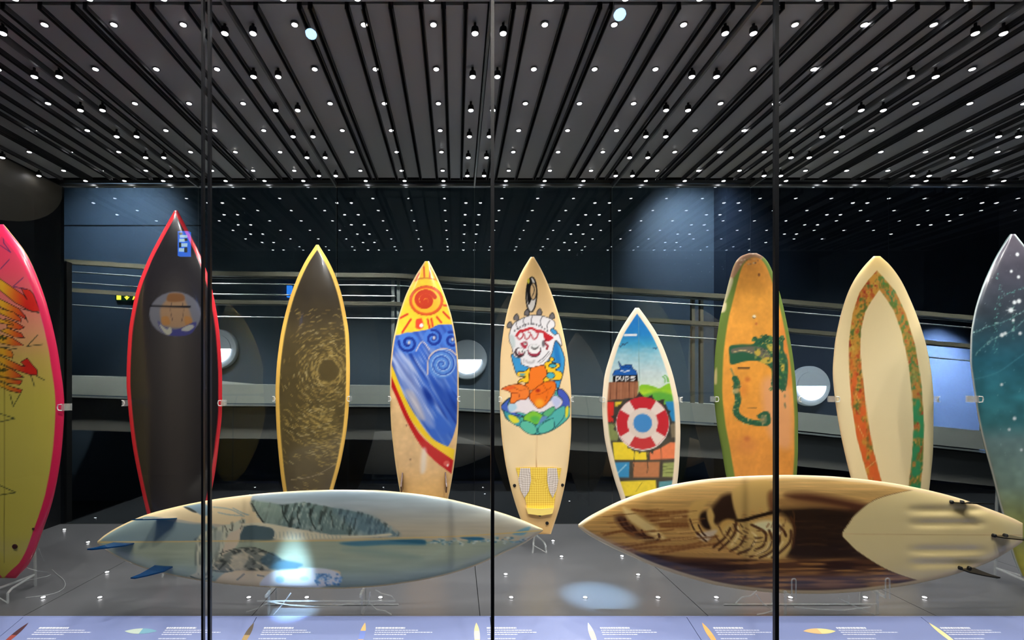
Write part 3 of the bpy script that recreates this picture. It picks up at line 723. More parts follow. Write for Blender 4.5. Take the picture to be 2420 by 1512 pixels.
# ---- lion dancer on a lotus
B5 = Board([(607, 1254), (640, 1234), (700, 1209), (780, 1190), (860, 1182), (940, 1181), (1010, 1184), (1080, 1192), (1140, 1204), (1200, 1221), (1262, 1244)],
           [(607, 1262), (640, 1281), (700, 1306), (780, 1330), (860, 1344), (940, 1350), (1010, 1350), (1080, 1345), (1140, 1336), (1200, 1322), (1262, 1302)], 3.42, 0.06, -0.10, rock_end=-0.03)
a = Art(1170, 595, 1365, 1275, (240, 208, 158)); a.vgrad([(607, (234, 190, 124)), (720, (238, 200, 145)), (900, (242, 212, 164)), (1100, (242, 214, 166)), (1262, (238, 190, 120))]); a.mottle(0.03, 40, 60, 2)  # browner nose tone: shade of the forward bend put into the colour
a.ell(1256, 696, 12.5, 41, (226, 220, 212), px=True, line=K, lw=3.2, rot=0.03); a.poly([(1247, 668), (1256, 660), (1260, 690), (1250, 720), (1246, 700)], K, px=True, soft=.6)
a.ell(1260, 688, 8, 20, (214, 178, 130), px=True, line=K, lw=1.6); a.line([(1258, 672), (1263, 684), (1258, 700)], 1.4, K, px=True); a.ell(1249, 664, 3, 6, (200, 190, 60), px=True)
a.line([(1268, 1020), (1268, 1110)], 1.3, (170, 120, 75), px=True, smooth=False)
a.view(1170, 700, 4.2)
BL = (62, 150, 206); OL = dict(line=K, lw=1.3)
a.poly([(530, 330), (612, 350), (600, 430), (650, 500), (690, 620), (680, 740), (650, 850), (620, 915), (560, 800), (500, 600)], BL, **OL)
a.poly([(165, 575), (260, 620), (330, 720), (225, 775), (185, 690)], BL, **OL)
a.poly([(580, 460), (610, 450), (640, 560), (655, 700), (600, 640)], (40, 118, 184), soft=3)
for x, y, r in ((145, 285, .3), (210, 210, .1), (315, 162, .1), (440, 157, .1), (565, 197, .3)): a.poly([(x - 22, y + 25), (x - 20, y - 10), (x + 6, y - 34), (x + 24, y - 5), (x + 20, y + 25)], (118, 112, 114), **OL)
a.poly([(150, 340), (190, 265), (240, 235), (300, 205), (370, 188), (470, 195), (580, 240), (592, 300), (550, 335), (590, 380), (630, 372), (655, 440), (658, 490), (600, 440), (565, 560), (520, 640), (430, 715), (330, 700), (262, 670), (250, 615), (190, 595), (165, 500), (140, 430)], (232, 228, 230), line=(70, 66, 70), lw=1.4)
a.poly([(145, 390), (190, 400), (200, 500), (165, 500)], (196, 206, 206), soft=2)
for x0, y0, x1, y1 in ((215, 255, 240, 330), (290, 210, 300, 300), (375, 190, 370, 280), (470, 200, 455, 290), (545, 240, 520, 320)): a.line([(x0, y0), ((x0+x1)/2 - 14, (y0+y1)/2), (x1, y1)], 1.4, (80, 76, 80))
for k in range(13): a.ell(195 + k * 27, 352 - 80 * math.sin((k + .5) / 13 * math.pi), 7, 9, (58, 54, 58))
RD_ = (192, 40, 48)
a.line([(212, 392), (250, 345), (300, 335), (360, 318), (420, 345), (470, 350), (520, 385), (568, 412)], 5.5, RD_); a.poly([(480, 360), (570, 405), (545, 440), (510, 450), (490, 420)], RD_)
a.line([(505, 430), (490, 460), (520, 490), (512, 525)], 4.5, (150, 36, 50))
for x in (250, 320, 395): a.line([(x - 30, 380), (x - 20, 420), (x + 10, 418), (x + 32, 372), (x + 10, 352)], 2.4, (178, 52, 62))
a.ell(388, 538, 66, 64, (150, 44, 66), line=K, lw=1); a.ell(388, 522, 60, 50, (236, 232, 232)); a.ell(392, 506, 36, 22, (60, 60, 58)); a.ell(392, 496, 28, 18, (225, 225, 225))
a.ell(244, 556, 50, 46, (70, 40, 46), line=K, lw=1); a.ell(252, 546, 38, 36, (236, 232, 232)); a.ell(256, 560, 26, 20, (150, 44, 60)); a.ell(262, 550, 20, 16, (235, 232, 228)); a.ell(270, 548, 8, 10, K)
a.poly([(252, 465), (310, 450), (322, 480), (300, 520), (270, 500)], (168, 42, 62)); a.ell(300, 470, 18, 14, (205, 210, 205)); a.ell(305, 462, 10, 6, (60, 70, 64))
for k in range(4): a.line([(280, 620 + k * 14), (340, 645 + k * 8), (400, 630 + k * 12)], 0.9, (150, 145, 148), alpha=.7)
a.line([(420, 655), (480, 610), (535, 545)], 1.4, (80, 76, 80)); a.line([(440, 668), (500, 620), (550, 560)], 1.0, (110, 106, 110)); a.ell(480, 470, 16, 34, (110, 106, 110), soft=1.5)
OR = (240, 122, 40); DK = dict(line=(110, 42, 16), lw=1.3); YL = (246, 196, 44)
a.poly([(60, 1090), (150, 1005), (250, 1030), (400, 1040), (560, 1010), (610, 930), (650, 920), (720, 980), (748, 1080), (732, 1200), (600, 1312), (470, 1365), (350, 1365), (240, 1292), (120, 1222), (80, 1140)], (82, 178, 170), line=(24, 70, 70), lw=1.6)
a.poly([(620, 930), (660, 920), (722, 985), (746, 1085), (690, 1112), (640, 1100), (670, 1030), (628, 985)], (72, 92, 186), **OL)
a.poly([(60, 1090), (150, 1010), (125, 1090), (190, 1150), (290, 1195), (180, 1180), (88, 1135)], (72, 104, 192), **OL)
a.poly([(130, 1080), (210, 1045), (340, 1005), (400, 1090), (540, 1040), (590, 985), (660, 1025), (662, 1072), (600, 1120), (480, 1145), (340, 1172), (240, 1150), (150, 1150)], (232, 222, 226), line=(110, 110, 130), lw=1.1)
a.poly([(130, 1085), (190, 1055), (215, 1110), (150, 1148)], (176, 208, 226), soft=2); a.poly([(560, 1010), (620, 1000), (655, 1050), (600, 1105)], (190, 196, 230), soft=3)
a.poly([(470, 1165), (580, 1095), (590, 1150), (540, 1200)], (92, 176, 120), line=(24, 70, 70)); a.poly([(430, 1265), (540, 1190), (600, 1130), (690, 1090), (680, 1200), (590, 1300), (570, 1215)], (84, 178, 172), line=(24, 70, 80))
a.poly([(280, 1205), (370, 1140), (462, 1172), (482, 1222), (400, 1275), (320, 1250)], (128, 196, 62), line=(40, 90, 60)); a.poly([(350, 1210), (395, 1190), (440, 1210), (400, 1262)], (86, 178, 80), soft=3)
a.poly([(470, 1190), (520, 1200), (430, 1275), (440, 1240)], (100, 140, 190), soft=1)
a.poly([(90, 1140), (180, 1180), (250, 1215), (235, 1290), (130, 1225)], (66, 160, 170), line=(24, 70, 80)); a.poly([(132, 1178), (200, 1192), (242, 1240), (190, 1262), (150, 1230)], (222, 214, 60), soft=1.5)
a.poly([(245, 1290), (285, 1235), (380, 1265), (412, 1320), (400, 1362), (330, 1362)], (96, 190, 164), line=(24, 70, 80)); a.poly([(425, 1340), (450, 1280), (560, 1215), (582, 1230), (578, 1310), (470, 1362)], (92, 188, 170), line=(24, 70, 80))
a.poly([(700, 1110), (728, 1090), (724, 1180), (700, 1205)], (224, 214, 60), soft=1.2)
a.poly([(335, 725), (400, 700), (485, 688), (512, 760), (498, 850), (440, 900), (370, 930), (310, 925), (300, 880), (335, 820)], OR, **DK)
a.poly([(490, 668), (545, 640), (535, 615), (570, 605), (588, 632), (560, 655), (640, 672), (636, 704), (598, 730), (655, 750), (668, 790), (640, 832), (545, 832), (510, 868), (476, 830), (520, 770)], YL, **OL)
a.ell(572, 688, 38, 20, (76, 172, 186), **OL); a.ell(552, 786, 42, 32, (76, 172, 186), **OL)
a.poly([(345, 712), (290, 745), (225, 752), (225, 790), (300, 800), (240, 830), (225, 870), (262, 850), (325, 858), (335, 790)], YL, **OL); a.ell(270, 775, 30, 12, (90, 160, 170))
a.poly([(65, 920), (140, 885), (250, 872), (320, 905), (340, 960), (310, 1020), (230, 1030), (190, 1060), (150, 1055), (160, 970), (120, 935)], (240, 126, 52), **DK)
a.line([(190, 905), (240, 930), (300, 925)], 1.2, (150, 60, 30)); a.line([(165, 960), (230, 965), (240, 1000)], 1.2, (150, 60, 30)); a.poly([(80, 915), (190, 890), (180, 915), (120, 930)], (226, 92, 44), soft=2)
a.poly([(350, 960), (430, 890), (500, 850), (585, 845), (605, 905), (560, 1000), (500, 1080), (432, 1112), (385, 1070), (345, 1020)], (240, 116, 34), **DK)
a.ell(440, 1060, 46, 42, (250, 164, 50), soft=4); a.ell(425, 935, 22, 16, (170, 40, 30), soft=2); a.line([(470, 870), (520, 950), (500, 1040)], 1.2, (170, 66, 26)); a.line([(400, 980), (470, 960), (560, 900)], 1.2, (170, 66, 26))
B5.rail(a, 3.0, (250, 214, 156), 1.0)
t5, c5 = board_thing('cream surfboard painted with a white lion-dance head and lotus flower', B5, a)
# traction pad: raised diamond-textured pieces
def lay(B, pts, c, h, name, m, t):
    top = [P(x, y, B.surf(x, y) - h) - c for x, y in pts]; bot = [P(x, y, B.surf(x, y) + 0.004) - c for x, y in pts]; n = len(pts)
    cx = sum(p[0] for p in pts) / n; cy = sum(p[1] for p in pts) / n
    v = top + bot + [P(cx, cy, B.surf(cx, cy) - h) - c]
    f = [(i, (i + 1) % n, 2 * n) for i in range(n)] + [(i, (i + 1) % n, (i + 1) % n + n, i + n) for i in range(n)]
    return MB().raw(v, f).build(name, m, t)
def pad_mat(name, c1_, c2_):
    m = mat(name, c1_, 0.7); nt = m.node_tree; b = nt.nodes['Principled BSDF']
    tc = nt.nodes.new('ShaderNodeTexCoord'); mp = nt.nodes.new('ShaderNodeMapping'); mp.inputs['Rotation'].default_value = (0, math.radians(45), 0)
    ck = nt.nodes.new('ShaderNodeTexChecker'); ck.inputs['Scale'].default_value = 95
    ck.inputs['Color1'].default_value = lin(c1_) + (1,); ck.inputs['Color2'].default_value = lin(c2_) + (1,)
    nt.links.new(tc.outputs['Object'], mp.inputs[0]); nt.links.new(mp.outputs[0], ck.inputs['Vector']); nt.links.new(ck.outputs['Color'], b.inputs['Base Color'])
    return m
M_pady = pad_mat('pad_yellow', (244, 212, 88), (226, 184, 60)); M_padg = pad_mat('pad_white', (226, 214, 206), (186, 172, 160))
pad = lay(B5, [(1219, 1105), (1240, 1104), (1273, 1104), (1305, 1104), (1327, 1106), (1322, 1130), (1314, 1165), (1308, 1200), (1278, 1203), (1246, 1200), (1238, 1165), (1226, 1130)], c5, 0.004, 'traction_pad', M_pady, t5)
lay(B5, [(1230, 1106), (1253, 1106), (1255, 1135), (1250, 1160), (1240, 1176), (1230, 1158), (1225, 1135)], c5, 0.006, 'pad_grip', M_padg, pad)
lay(B5, [(1294, 1106), (1316, 1106), (1320, 1135), (1315, 1158), (1306, 1176), (1298, 1160), (1293, 1135)], c5, 0.006, 'pad_grip', M_padg, pad)
lay(B5, [(1243, 1199), (1278, 1202), (1310, 1199), (1305, 1214), (1278, 1218), (1248, 1214)], c5, 0.022, 'pad_kick', mat('pad_kick_yellow', (250, 222, 120), 0.6), pad)
for x, y in ((1216, 1147), (1329, 1146), (1276, 1216), (1293, 1236)): plug(B5, t5, c5, x, y, 0.011, M_black, 'leash_plug' if y == 1236 else 'fin_plug')

# ---- small board with sky, bricks and a round ring
B6 = Board([(727, 1501), (750, 1485), (790, 1461), (840, 1442), (900, 1427), (960, 1423), (1020, 1427), (1080, 1438), (1130, 1451), (1180, 1467), (1240, 1482), (1285, 1500)],
           [(727, 1510), (750, 1527), (790, 1553), (840, 1575), (900, 1594), (960, 1605), (1020, 1608), (1080, 1606), (1130, 1602), (1180, 1592), (1240, 1572), (1285, 1545)], 3.3, 0.055, -0.05, rock_end=0.0)
a = Art(1410, 715, 1625, 1300, (70, 68, 62))
a.vgrad([(727, (40, 118, 200)), (790, (46, 136, 204)), (812, (70, 164, 206)), (835, (138, 196, 214)), (880, (196, 214, 216)), (930, (220, 230, 212)), (931, (66, 64, 58)), (1300, (66, 64, 58))])
a.view(1410, 720, 3.217)
for k in range(26): a.ell(120 + (k * 97) % 420, 330 + (k * 61) % 210, 40, 8, (225, 232, 228), soft=4, alpha=0.25)
a.line([(318, 60), (325, 590)], 1.1, (120, 150, 150), smooth=False, alpha=.8)
a.line([(215, 232), (300, 228)], 5.5, (238, 240, 242), smooth=False)
for x, y in ((450, 330), (180, 315), (212, 300)): a.line([(x - 24, y + (4 if x > 400 else 0)), (x - 6, y - 2), (x, y + 6), (x + 8, y - 4), (x + 26, y - 14)], 1.3, (50, 80, 110))
a.poly([(325, 625), (370, 606), (440, 622), (480, 634), (540, 600), (620, 590), (620, 740), (325, 740)], (138, 196, 50), soft=1); a.poly([(325, 650), (420, 650), (520, 660), (620, 640), (620, 690), (325, 690)], (196, 224, 60), soft=6, alpha=.7)
a.poly([(325, 705), (470, 660), (620, 700), (620, 740), (325, 740)], (96, 170, 66), soft=4)
for q in ([(520, 590), (518, 560), (500, 545)], [(540, 585), (535, 550), (515, 535)], [(548, 585), (552, 550), (575, 540)], [(535, 560), (560, 560), (570, 575)]): a.line(q, 2.4, (110, 180, 80))
a.poly([(120, 535), (140, 497), (182, 492), (165, 430), (192, 466), (228, 455), (265, 458), (275, 485), (300, 502), (312, 545)], (34, 96, 178), line=(20, 40, 80), smooth=False)
a.line([(185, 500), (215, 508), (250, 498)], 2.4, (220, 228, 235)); a.line([(195, 480), (220, 470), (245, 482), (262, 470)], 2, (22, 56, 120))
a.poly([(124, 542), (312, 532), (315, 586), (124, 588)], (20, 20, 24), smooth=False)
def letters(a):
    L = 2.1; W = (240, 240, 240)
    a.line([(148, 548), (146, 582)], L, W, smooth=False); a.line([(148, 552), (166, 548), (170, 562), (160, 572), (148, 570)], L, W)
    a.line([(182, 546), (182, 564), (192, 572), (204, 566), (206, 546)], L, W)
    a.line([(218, 546), (218, 582)], L, W, smooth=False); a.line([(218, 550), (236, 546), (243, 558), (234, 570), (219, 569)], L, W)
    a.line([(290, 546), (268, 545), (258, 552), (272, 558), (288, 562), (282, 572), (258, 571)], L, W)
letters(a)
a.poly([(72, 588), (318, 582), (312, 700), (240, 712), (72, 728)], (160, 104, 76), smooth=False)
for x in (105, 152, 200, 248, 290): a.line([(x, 590), (x - 2, 715)], 1.2, (96, 56, 40), smooth=False); a.line([(x - 12, 592), (x - 14, 712)], 1.6, (196, 140, 110), smooth=False, alpha=.5)
a.line([(322, 585), (318, 690)], 3, (170, 190, 140), smooth=False)
MO = dict(smooth=False, soft=1.3)
for q, c_ in (([(60, 738), (132, 740), (126, 895), (60, 885)], (214, 52, 44)), ([(140, 738), (195, 735), (172, 772), (140, 772)], (226, 196, 60)), ([(70, 905), (150, 905), (175, 1032), (80, 1032)], (132, 142, 86)),
              ([(520, 735), (640, 730), (640, 888), (575, 885)], (48, 136, 190)), ([(560, 905), (640, 900), (640, 1010), (570, 1010)], (130, 118, 96)),
              ([(122, 1045), (215, 1045), (275, 1112), (390, 1122), (385, 1178), (134, 1178)], (240, 212, 50)), ([(405, 1122), (480, 1092), (560, 1045), (640, 1050), (640, 1168), (405, 1178)], (238, 128, 84)),
              ([(110, 1200), (250, 1196), (246, 1312), (110, 1312)], (44, 142, 196)), ([(275, 1196), (480, 1192), (475, 1312), (280, 1312)], (186, 120, 80)), ([(505, 1202), (640, 1196), (640, 1312), (500, 1308)], (156, 168, 100)),
              ([(180, 1342), (450, 1332), (457, 1440), (192, 1458)], (242, 214, 60)), ([(475, 1345), (640, 1330), (640, 1440), (470, 1440)], (92, 158, 168)), ([(130, 1328), (168, 1328), (172, 1440), (130, 1440)], (190, 44, 46)),
              ([(150, 1480), (330, 1475), (330, 1580), (170, 1580)], (60, 150, 190)), ([(350, 1475), (600, 1470), (600, 1580), (350, 1580)], (220, 130, 80))):
    a.poly(q, c_, **MO)
a.mottle(0.05, 7, 7, 12)
a.line([(140, 1300), (225, 1215)], 3, (190, 224, 236), smooth=False, alpha=.7); a.line([(300, 1420), (345, 1350)], 1.2, (150, 130, 40), smooth=False)
for y in (1230, 1255, 1280): a.line([(505, y), (560, y - 6), (620, y)], 1.5, (96, 110, 60))
for q in ([(285, 1080), (270, 1300)], [(375, 1100), (385, 1280)], [(490, 1080), (480, 1310)], [(110, 880), (170, 1000)]): a.line([q[0], ((q[0][0]+q[1][0])/2 + 8, (q[0][1]+q[1][1])/2), q[1]], 1.5, (60, 50, 44))
for ang in range(0, 360, 24):
    r = 222 + 26 * ((ang * 7) % 5) / 4; x, y = 350 + r * math.cos(math.radians(ang)), 900 + r * math.sin(math.radians(ang))
    a.poly([(350 + 190 * math.cos(math.radians(ang - 12)), 900 + 190 * math.sin(math.radians(ang - 12))), (x, y), (350 + 190 * math.cos(math.radians(ang + 12)), 900 + 190 * math.sin(math.radians(ang + 12)))], (56, 54, 50), smooth=False)
# plain striped ring (generic stand-in): red ring with four cream bands, blue middle
a.ell(350, 906, 204, 204, (226, 220, 214)); a.ell(350, 900, 200, 200, (196, 44, 54))
for ang in (45, 135, 225, 315):
    p0 = [(350 + r * math.cos(math.radians(ang + s_)), 900 + r * math.sin(math.radians(ang + s_))) for r, s_ in ((198, -14), (198, 0), (198, 14), (110, 14), (110, -14))]
    a.poly(p0, (232, 214, 204), smooth=False)
a.ell(350, 900, 116, 116, (224, 206, 194)); a.ell(350, 900, 72, 72, (70, 138, 200))
B6.rail(a, 12, (246, 228, 200), 0.9)
t6, c6 = board_thing('small surfboard with blue sky, coloured bricks and a red and cream ring', B6, a, (240, 225, 200))

# ---- worn orange board with green rails
B7 = Board([(598, 1770), (606, 1750), (625, 1735), (660, 1724), (700, 1714), (760, 1700), (850, 1689), (920, 1687), (1000, 1694), (1060, 1705), (1120, 1715), (1220, 1735), (1285, 1752)],
           [(598, 1788), (606, 1803), (625, 1818), (660, 1832), (700, 1845), (760, 1859), (850, 1875), (920, 1882), (1000, 1886), (1060, 1886), (1120, 1883), (1220, 1872), (1285, 1856)], 3.3, 0.07, -0.12, rock_end=-0.02)
a = Art(1675, 590, 1900, 1300, (226, 152, 58)); a.vgrad([(598, (212, 138, 58)), (700, (228, 156, 62)), (900, (230, 154, 58)), (1050, (218, 142, 58)), (1285, (205, 134, 60))])  # top painted slightly darker for the shading on the nose
a.mottle(0.07, 26, 34, 21); a.mottle(0.05, 6, 7, 22)
a.poly([(1800, 910), (1830, 890), (1868, 920), (1872, 1040), (1850, 1060), (1815, 1020)], (222, 158, 112), px=True, soft=9, alpha=.8)
a.poly([(1845, 760), (1868, 790), (1875, 900), (1850, 900)], (208, 110, 56), px=True, soft=8, alpha=.5)
a.view(1670, 580, 2.748); DG = (36, 88, 60)
a.poly([(150, 655), (220, 642), (300, 640), (330, 606), (400, 600), (490, 612), (500, 680), (525, 740), (528, 830), (512, 930), (455, 925), (425, 880), (418, 800), (340, 752), (250, 752), (160, 772), (148, 720)], DG, soft=1.2)
a.poly([(165, 672), (260, 656), (350, 660), (400, 690), (420, 760), (330, 718), (240, 690), (170, 700)], (104, 98, 84), soft=1.5); a.line([(175, 692), (240, 680), (300, 700)], 1.6, (206, 178, 120))
for q in ([(345, 752), (390, 724), (442, 736), (400, 768)], [(310, 690), (340, 672), (352, 700), (330, 718)], [(480, 790), (505, 770), (500, 830)], [(455, 640), (480, 660), (460, 690)], [(390, 650), (430, 640), (420, 690)]): a.poly(q, (190, 164, 66), soft=1)
rnd = random.Random(8)
for k in range(70):
    x = rnd.uniform(300, 520); y = rnd.uniform(600, 900)
    if x < 420 and y > 760: continue
    a.ell(x, y, rnd.uniform(5, 13), rnd.uniform(4, 9), rnd.choice([(22, 66, 46), (64, 120, 70), (150, 150, 70), (30, 80, 58)]), rot=rnd.uniform(0, 3), alpha=.7)
for k in range(26):                              # frilled leaves round the print
    x = rnd.uniform(300, 510); y = rnd.choice([rnd.uniform(592, 612), rnd.uniform(880, 940) if x > 420 else rnd.uniform(592, 615)])
    a.spiral(x, y, 3, rnd.uniform(10, 18), 1.1, rnd.uniform(0, 6), 6, rnd.choice([DG, (28, 72, 50), (70, 116, 70)]), sgn=rnd.choice([-1, 1]))
for k in range(16):
    x = rnd.uniform(330, 515); y = rnd.uniform(610, 860 if x > 430 else 740); a.line([(x - 16, y + 6), (x, y - 5), (x + 16, y + 3)], 1.4, rnd.choice([(196, 170, 80), (150, 160, 90), (16, 50, 36)]), alpha=.85)
for k in range(7):
    x = rnd.uniform(505, 530); y = rnd.uniform(700, 1080); a.ell(x, y, 6, 12, (90, 104, 80), soft=1, alpha=.7)
path = catmull([(158, 800), (178, 850), (200, 900), (192, 940), (205, 1000), (190, 1080), (240, 1130), (320, 1152), (392, 1150), (388, 1095), (350, 1110)], False, 8)
for k, (x, y) in enumerate(path):
    wd = 6 if k < 10 else 20
    a.ell(x, y, wd, wd * 0.9, DG if k > 8 else (140, 130, 80), soft=1)
for k in range(60):
    x, y = path[rnd.randrange(14, len(path))]; a.ell(x + rnd.gauss(0, 14), y + rnd.gauss(0, 12), rnd.uniform(4, 9), 3.5, rnd.choice([(186, 164, 70), (24, 70, 50), (80, 130, 84), (210, 180, 120)]), rot=rnd.uniform(0, 3), alpha=.85)
a.ell(188, 945, 22, 16, (206, 176, 120), soft=2, alpha=.8); a.ell(370, 1130, 22, 30, (130, 128, 96), soft=2, alpha=.7)
a.line([(205, 795), (275, 795)], 4.5, (62, 44, 28), smooth=False); a.line([(265, 1052), (325, 1056)], 2.0, (150, 104, 50), smooth=False)
a.ell(308, 462, 14, 12, (214, 190, 150), soft=1); a.ell(322, 508, 7, 9, (190, 100, 50), soft=1.5); a.ell(340, 190, 7, 10, (120, 70, 36), soft=1.5); a.ell(265, 870, 16, 14, (196, 106, 44), soft=4); a.ell(262, 1255, 18, 16, (186, 100, 50), soft=4)
a.ell(236, 935, 26, 40, (205, 118, 44), soft=9, alpha=.6); a.ell(260, 1300, 60, 40, (200, 120, 66), soft=14, alpha=.5)
B7.rail(a, 20, (100, 122, 48), 1.4, side='a'); B7.rail(a, 8.5, (108, 130, 58), 1.4, side='b')
top = [(1735, 625), (1745, 608), (1765, 597), (1790, 597), (1802, 604), (1800, 612), (1780, 608), (1760, 618), (1745, 640), (1735, 655), (1722, 672), (1718, 668)]
a.poly(top, (150, 112, 84), px=True, soft=2.0); a.poly([(1718, 668), (1728, 655), (1732, 668), (1714, 715), (1706, 715)], (176, 166, 130), px=True, soft=2)
rnd = random.Random(3)
for k in range(40): a.ell(rnd.uniform(1735, 1800), rnd.uniform(596, 625), rnd.uniform(1.5, 4), rnd.uniform(1, 2.5), rnd.choice([(110, 74, 58), (196, 170, 140), (140, 96, 70)]), px=True, alpha=.7, soft=.6)
a.poly([(1700, 725), (1716, 715), (1714, 735), (1700, 738)], (206, 192, 150), px=True, soft=2); a.poly([(1688, 880), (1694, 870), (1694, 905), (1688, 905)], (196, 176, 120), px=True, soft=2)
t7, c7 = board_thing('worn orange surfboard with green rails, chipped nose and leafy green print', B7, a, (150, 150, 70), M_paintm)
plug(B7, t7, c7, 1782, 748, 0.009, mat('plug_pale', (214, 196, 160), 0.4))

# ---- cream board with patterned V band
B8 = Board([(605, 2065), (625, 2046), (660, 2020), (700, 2001), (760, 1983), (820, 1972), (880, 1968), (940, 1973), (1000, 1982), (1060, 1994), (1130, 2011), (1220, 2038), (1310, 2072)],
           [(605, 2080), (625, 2102), (660, 2128), (700, 2148), (760, 2172), (820, 2190), (880, 2201), (940, 2206), (1000, 2206), (1060, 2205), (1130, 2199), (1220, 2186), (1310, 2160)], 3.1, 0.07, -0.12, rock_end=-0.02)
a = Art(1955, 595, 2220, 1325, (244, 220, 170)); a.vgrad([(605, (240, 204, 132)), (660, (240, 214, 160)), (900, (246, 224, 176)), (1310, (246, 224, 172))])  # nose colour carries the shade of its forward curve
a.view(1950, 590, 2.652)
LO = [(325, 130), (270, 190), (215, 270), (172, 400), (150, 570), (150, 720), (165, 970), (200, 1180), (265, 1420), (330, 1600)]
LI = [(340, 250), (290, 320), (250, 390), (225, 500), (220, 650), (240, 850), (270, 1080), (300, 1250), (350, 1440), (410, 1600)]
RO = [(325, 130), (380, 190), (440, 260), (505, 400), (565, 600), (605, 850), (620, 1100), (612, 1350), (598, 1480), (580, 1600)]
RI = [(340, 250), (385, 310), (430, 380), (480, 520), (520, 700), (545, 900), (555, 1100), (545, 1300), (525, 1470), (505, 1600)]
for out, inn, seed, cols in ((LO, LI, 31, [(190, 92, 48), (96, 116, 56), (206, 148, 62), (158, 46, 36)]), (RO, RI, 41, [(56, 140, 82), (106, 130, 54), (198, 136, 62), (184, 70, 42)])):
    pts = out + inn[::-1]
    a.poly(pts, cols[2], smooth=False, soft=.9)
    for i, cc in enumerate((cols[0], cols[1], cols[3], (214, 170, 80), (50, 96, 60))):
        a.poly(pts, cc, smooth=False, soft=.9, tex=lambda X, Y, s_=seed + i, e=(1.15, 1.2, 1.5, 1.5, 1.75)[i]: np.clip((vnoise(X / 9, Y / 15, s_) * 0.65 + vnoise(X / 4, Y / 5, s_ + 9) * 0.5) * 4 - e * 2, 0, 1))
a.poly(LO + LI[::-1], (226, 104, 50), smooth=False, soft=.9, tex=lambda X, Y: np.clip((Y - 830) / 60, 0, 1) * np.clip(vnoise(X / 10, Y / 18, 77) * 2.5 - .45, 0, .92))
a.poly(RO + RI[::-1], (48, 150, 98), smooth=False, soft=.9, tex=lambda X, Y: np.clip((Y - 860) / 80, 0, 1) * np.clip(vnoise(X / 10, Y / 18, 87) * 3 - 1.0, 0, .92))
for q in ([(255, 1375), (320, 1320)], [(205, 1100), (240, 1170)], [(190, 900), (215, 950)]): a.line(q, 1.5, (236, 180, 110), smooth=False)
t8, c8 = board_thing('cream surfboard with a pointed band of orange and green floral pattern', B8, a, (240, 220, 175))

# ---- night-sky board at right edge
B9 = Board([(553, 2388), (600, 2358), (640, 2338), (680, 2321), (740, 2303), (800, 2294), (850, 2293), (900, 2299), (980, 2311), (1050, 2326), (1120, 2345), (1180, 2360), (1230, 2374), (1310, 2394), (1362, 2414)],
           [(553, 2400), (600, 2436), (640, 2460), (680, 2480), (740, 2500), (800, 2512), (850, 2516), (900, 2516), (980, 2512), (1050, 2506), (1120, 2498), (1180, 2492), (1230, 2486), (1310, 2470), (1362, 2452)], 2.75, 0.062, 0.05)
a = Art(2280, 545, 2530, 1375, (60, 90, 100))
a.vgrad([(553, (96, 90, 100)), (650, (72, 72, 84)), (740, (58, 68, 78)), (850, (48, 104, 122)), (940, (62, 132, 146)), (1000, (70, 132, 140)), (1040, (120, 150, 152)), (1150, (140, 165, 150)), (1230, (170, 176, 104)), (1362, (205, 196, 66))])
a.mottle(0.16, 34, 26, 51)
a.view(2270, 540, 2.1)
rnd = random.Random(11)
def dots(pts, n, j, c):
    q = catmull(pts, False, 10)
    for k in range(n):
        x, y = q[rnd.randrange(len(q))]; a.ell(x + rnd.gauss(0, j), y + rnd.gauss(0, j), rnd.uniform(1.5, 3.4), rnd.uniform(1.5, 3.4), c, soft=.6, alpha=rnd.uniform(.4, 1))
for p in ([(75, 620), (150, 555), (250, 510), (330, 440)], [(55, 520), (130, 490), (220, 460), (330, 400)]): a.line(p, 1.3, (120, 190, 186), alpha=.6); dots(p, 40, 4, (190, 226, 220))
dots([(180, 240), (200, 320), (180, 420), (175, 520), (175, 620)], 60, 8, (120, 196, 184)); dots([(215, 330), (300, 300), (380, 260)], 30, 4, (110, 190, 176)); dots([(255, 380), (262, 460), (262, 560)], 26, 5, (120, 200, 180))
a.line([(60, 750), (180, 715), (290, 640), (400, 560)], 2.4, (84, 150, 164), soft=1.5, alpha=.7)
for k in range(150): a.ell(rnd.uniform(40, 500), rnd.uniform(60, 1200), rnd.uniform(1, 2.4), rnd.uniform(1, 2.4), (200, 225, 230), soft=.6, alpha=rnd.uniform(.2, .7))
for x, y, r in ((282, 128, 9), (252, 212, 7), (288, 240, 8), (268, 366, 10), (290, 360, 11), (250, 405, 12), (206, 528, 10), (222, 520, 8), (296, 520, 8), (204, 774, 7), (268, 942, 9), (242, 997, 7), (302, 1098, 7), (262, 455, 7)):
    a.ell(x, y, r, r, (240, 246, 250), soft=1.6)
for d_ in ((1, 0), (0, 1), (.7, .7), (.7, -.7)): a.line([(250 - 24*d_[0], 405 - 24*d_[1]), (250 + 24*d_[0], 405 + 24*d_[1])], 1.0, (225, 235, 240), smooth=False, alpha=.7)
B9.rail(a, 3.5, (196, 206, 208), 1.2)
t9, c9 = board_thing('teal night-sky surfboard with white stars, at right edge', B9, a, (120, 150, 150))

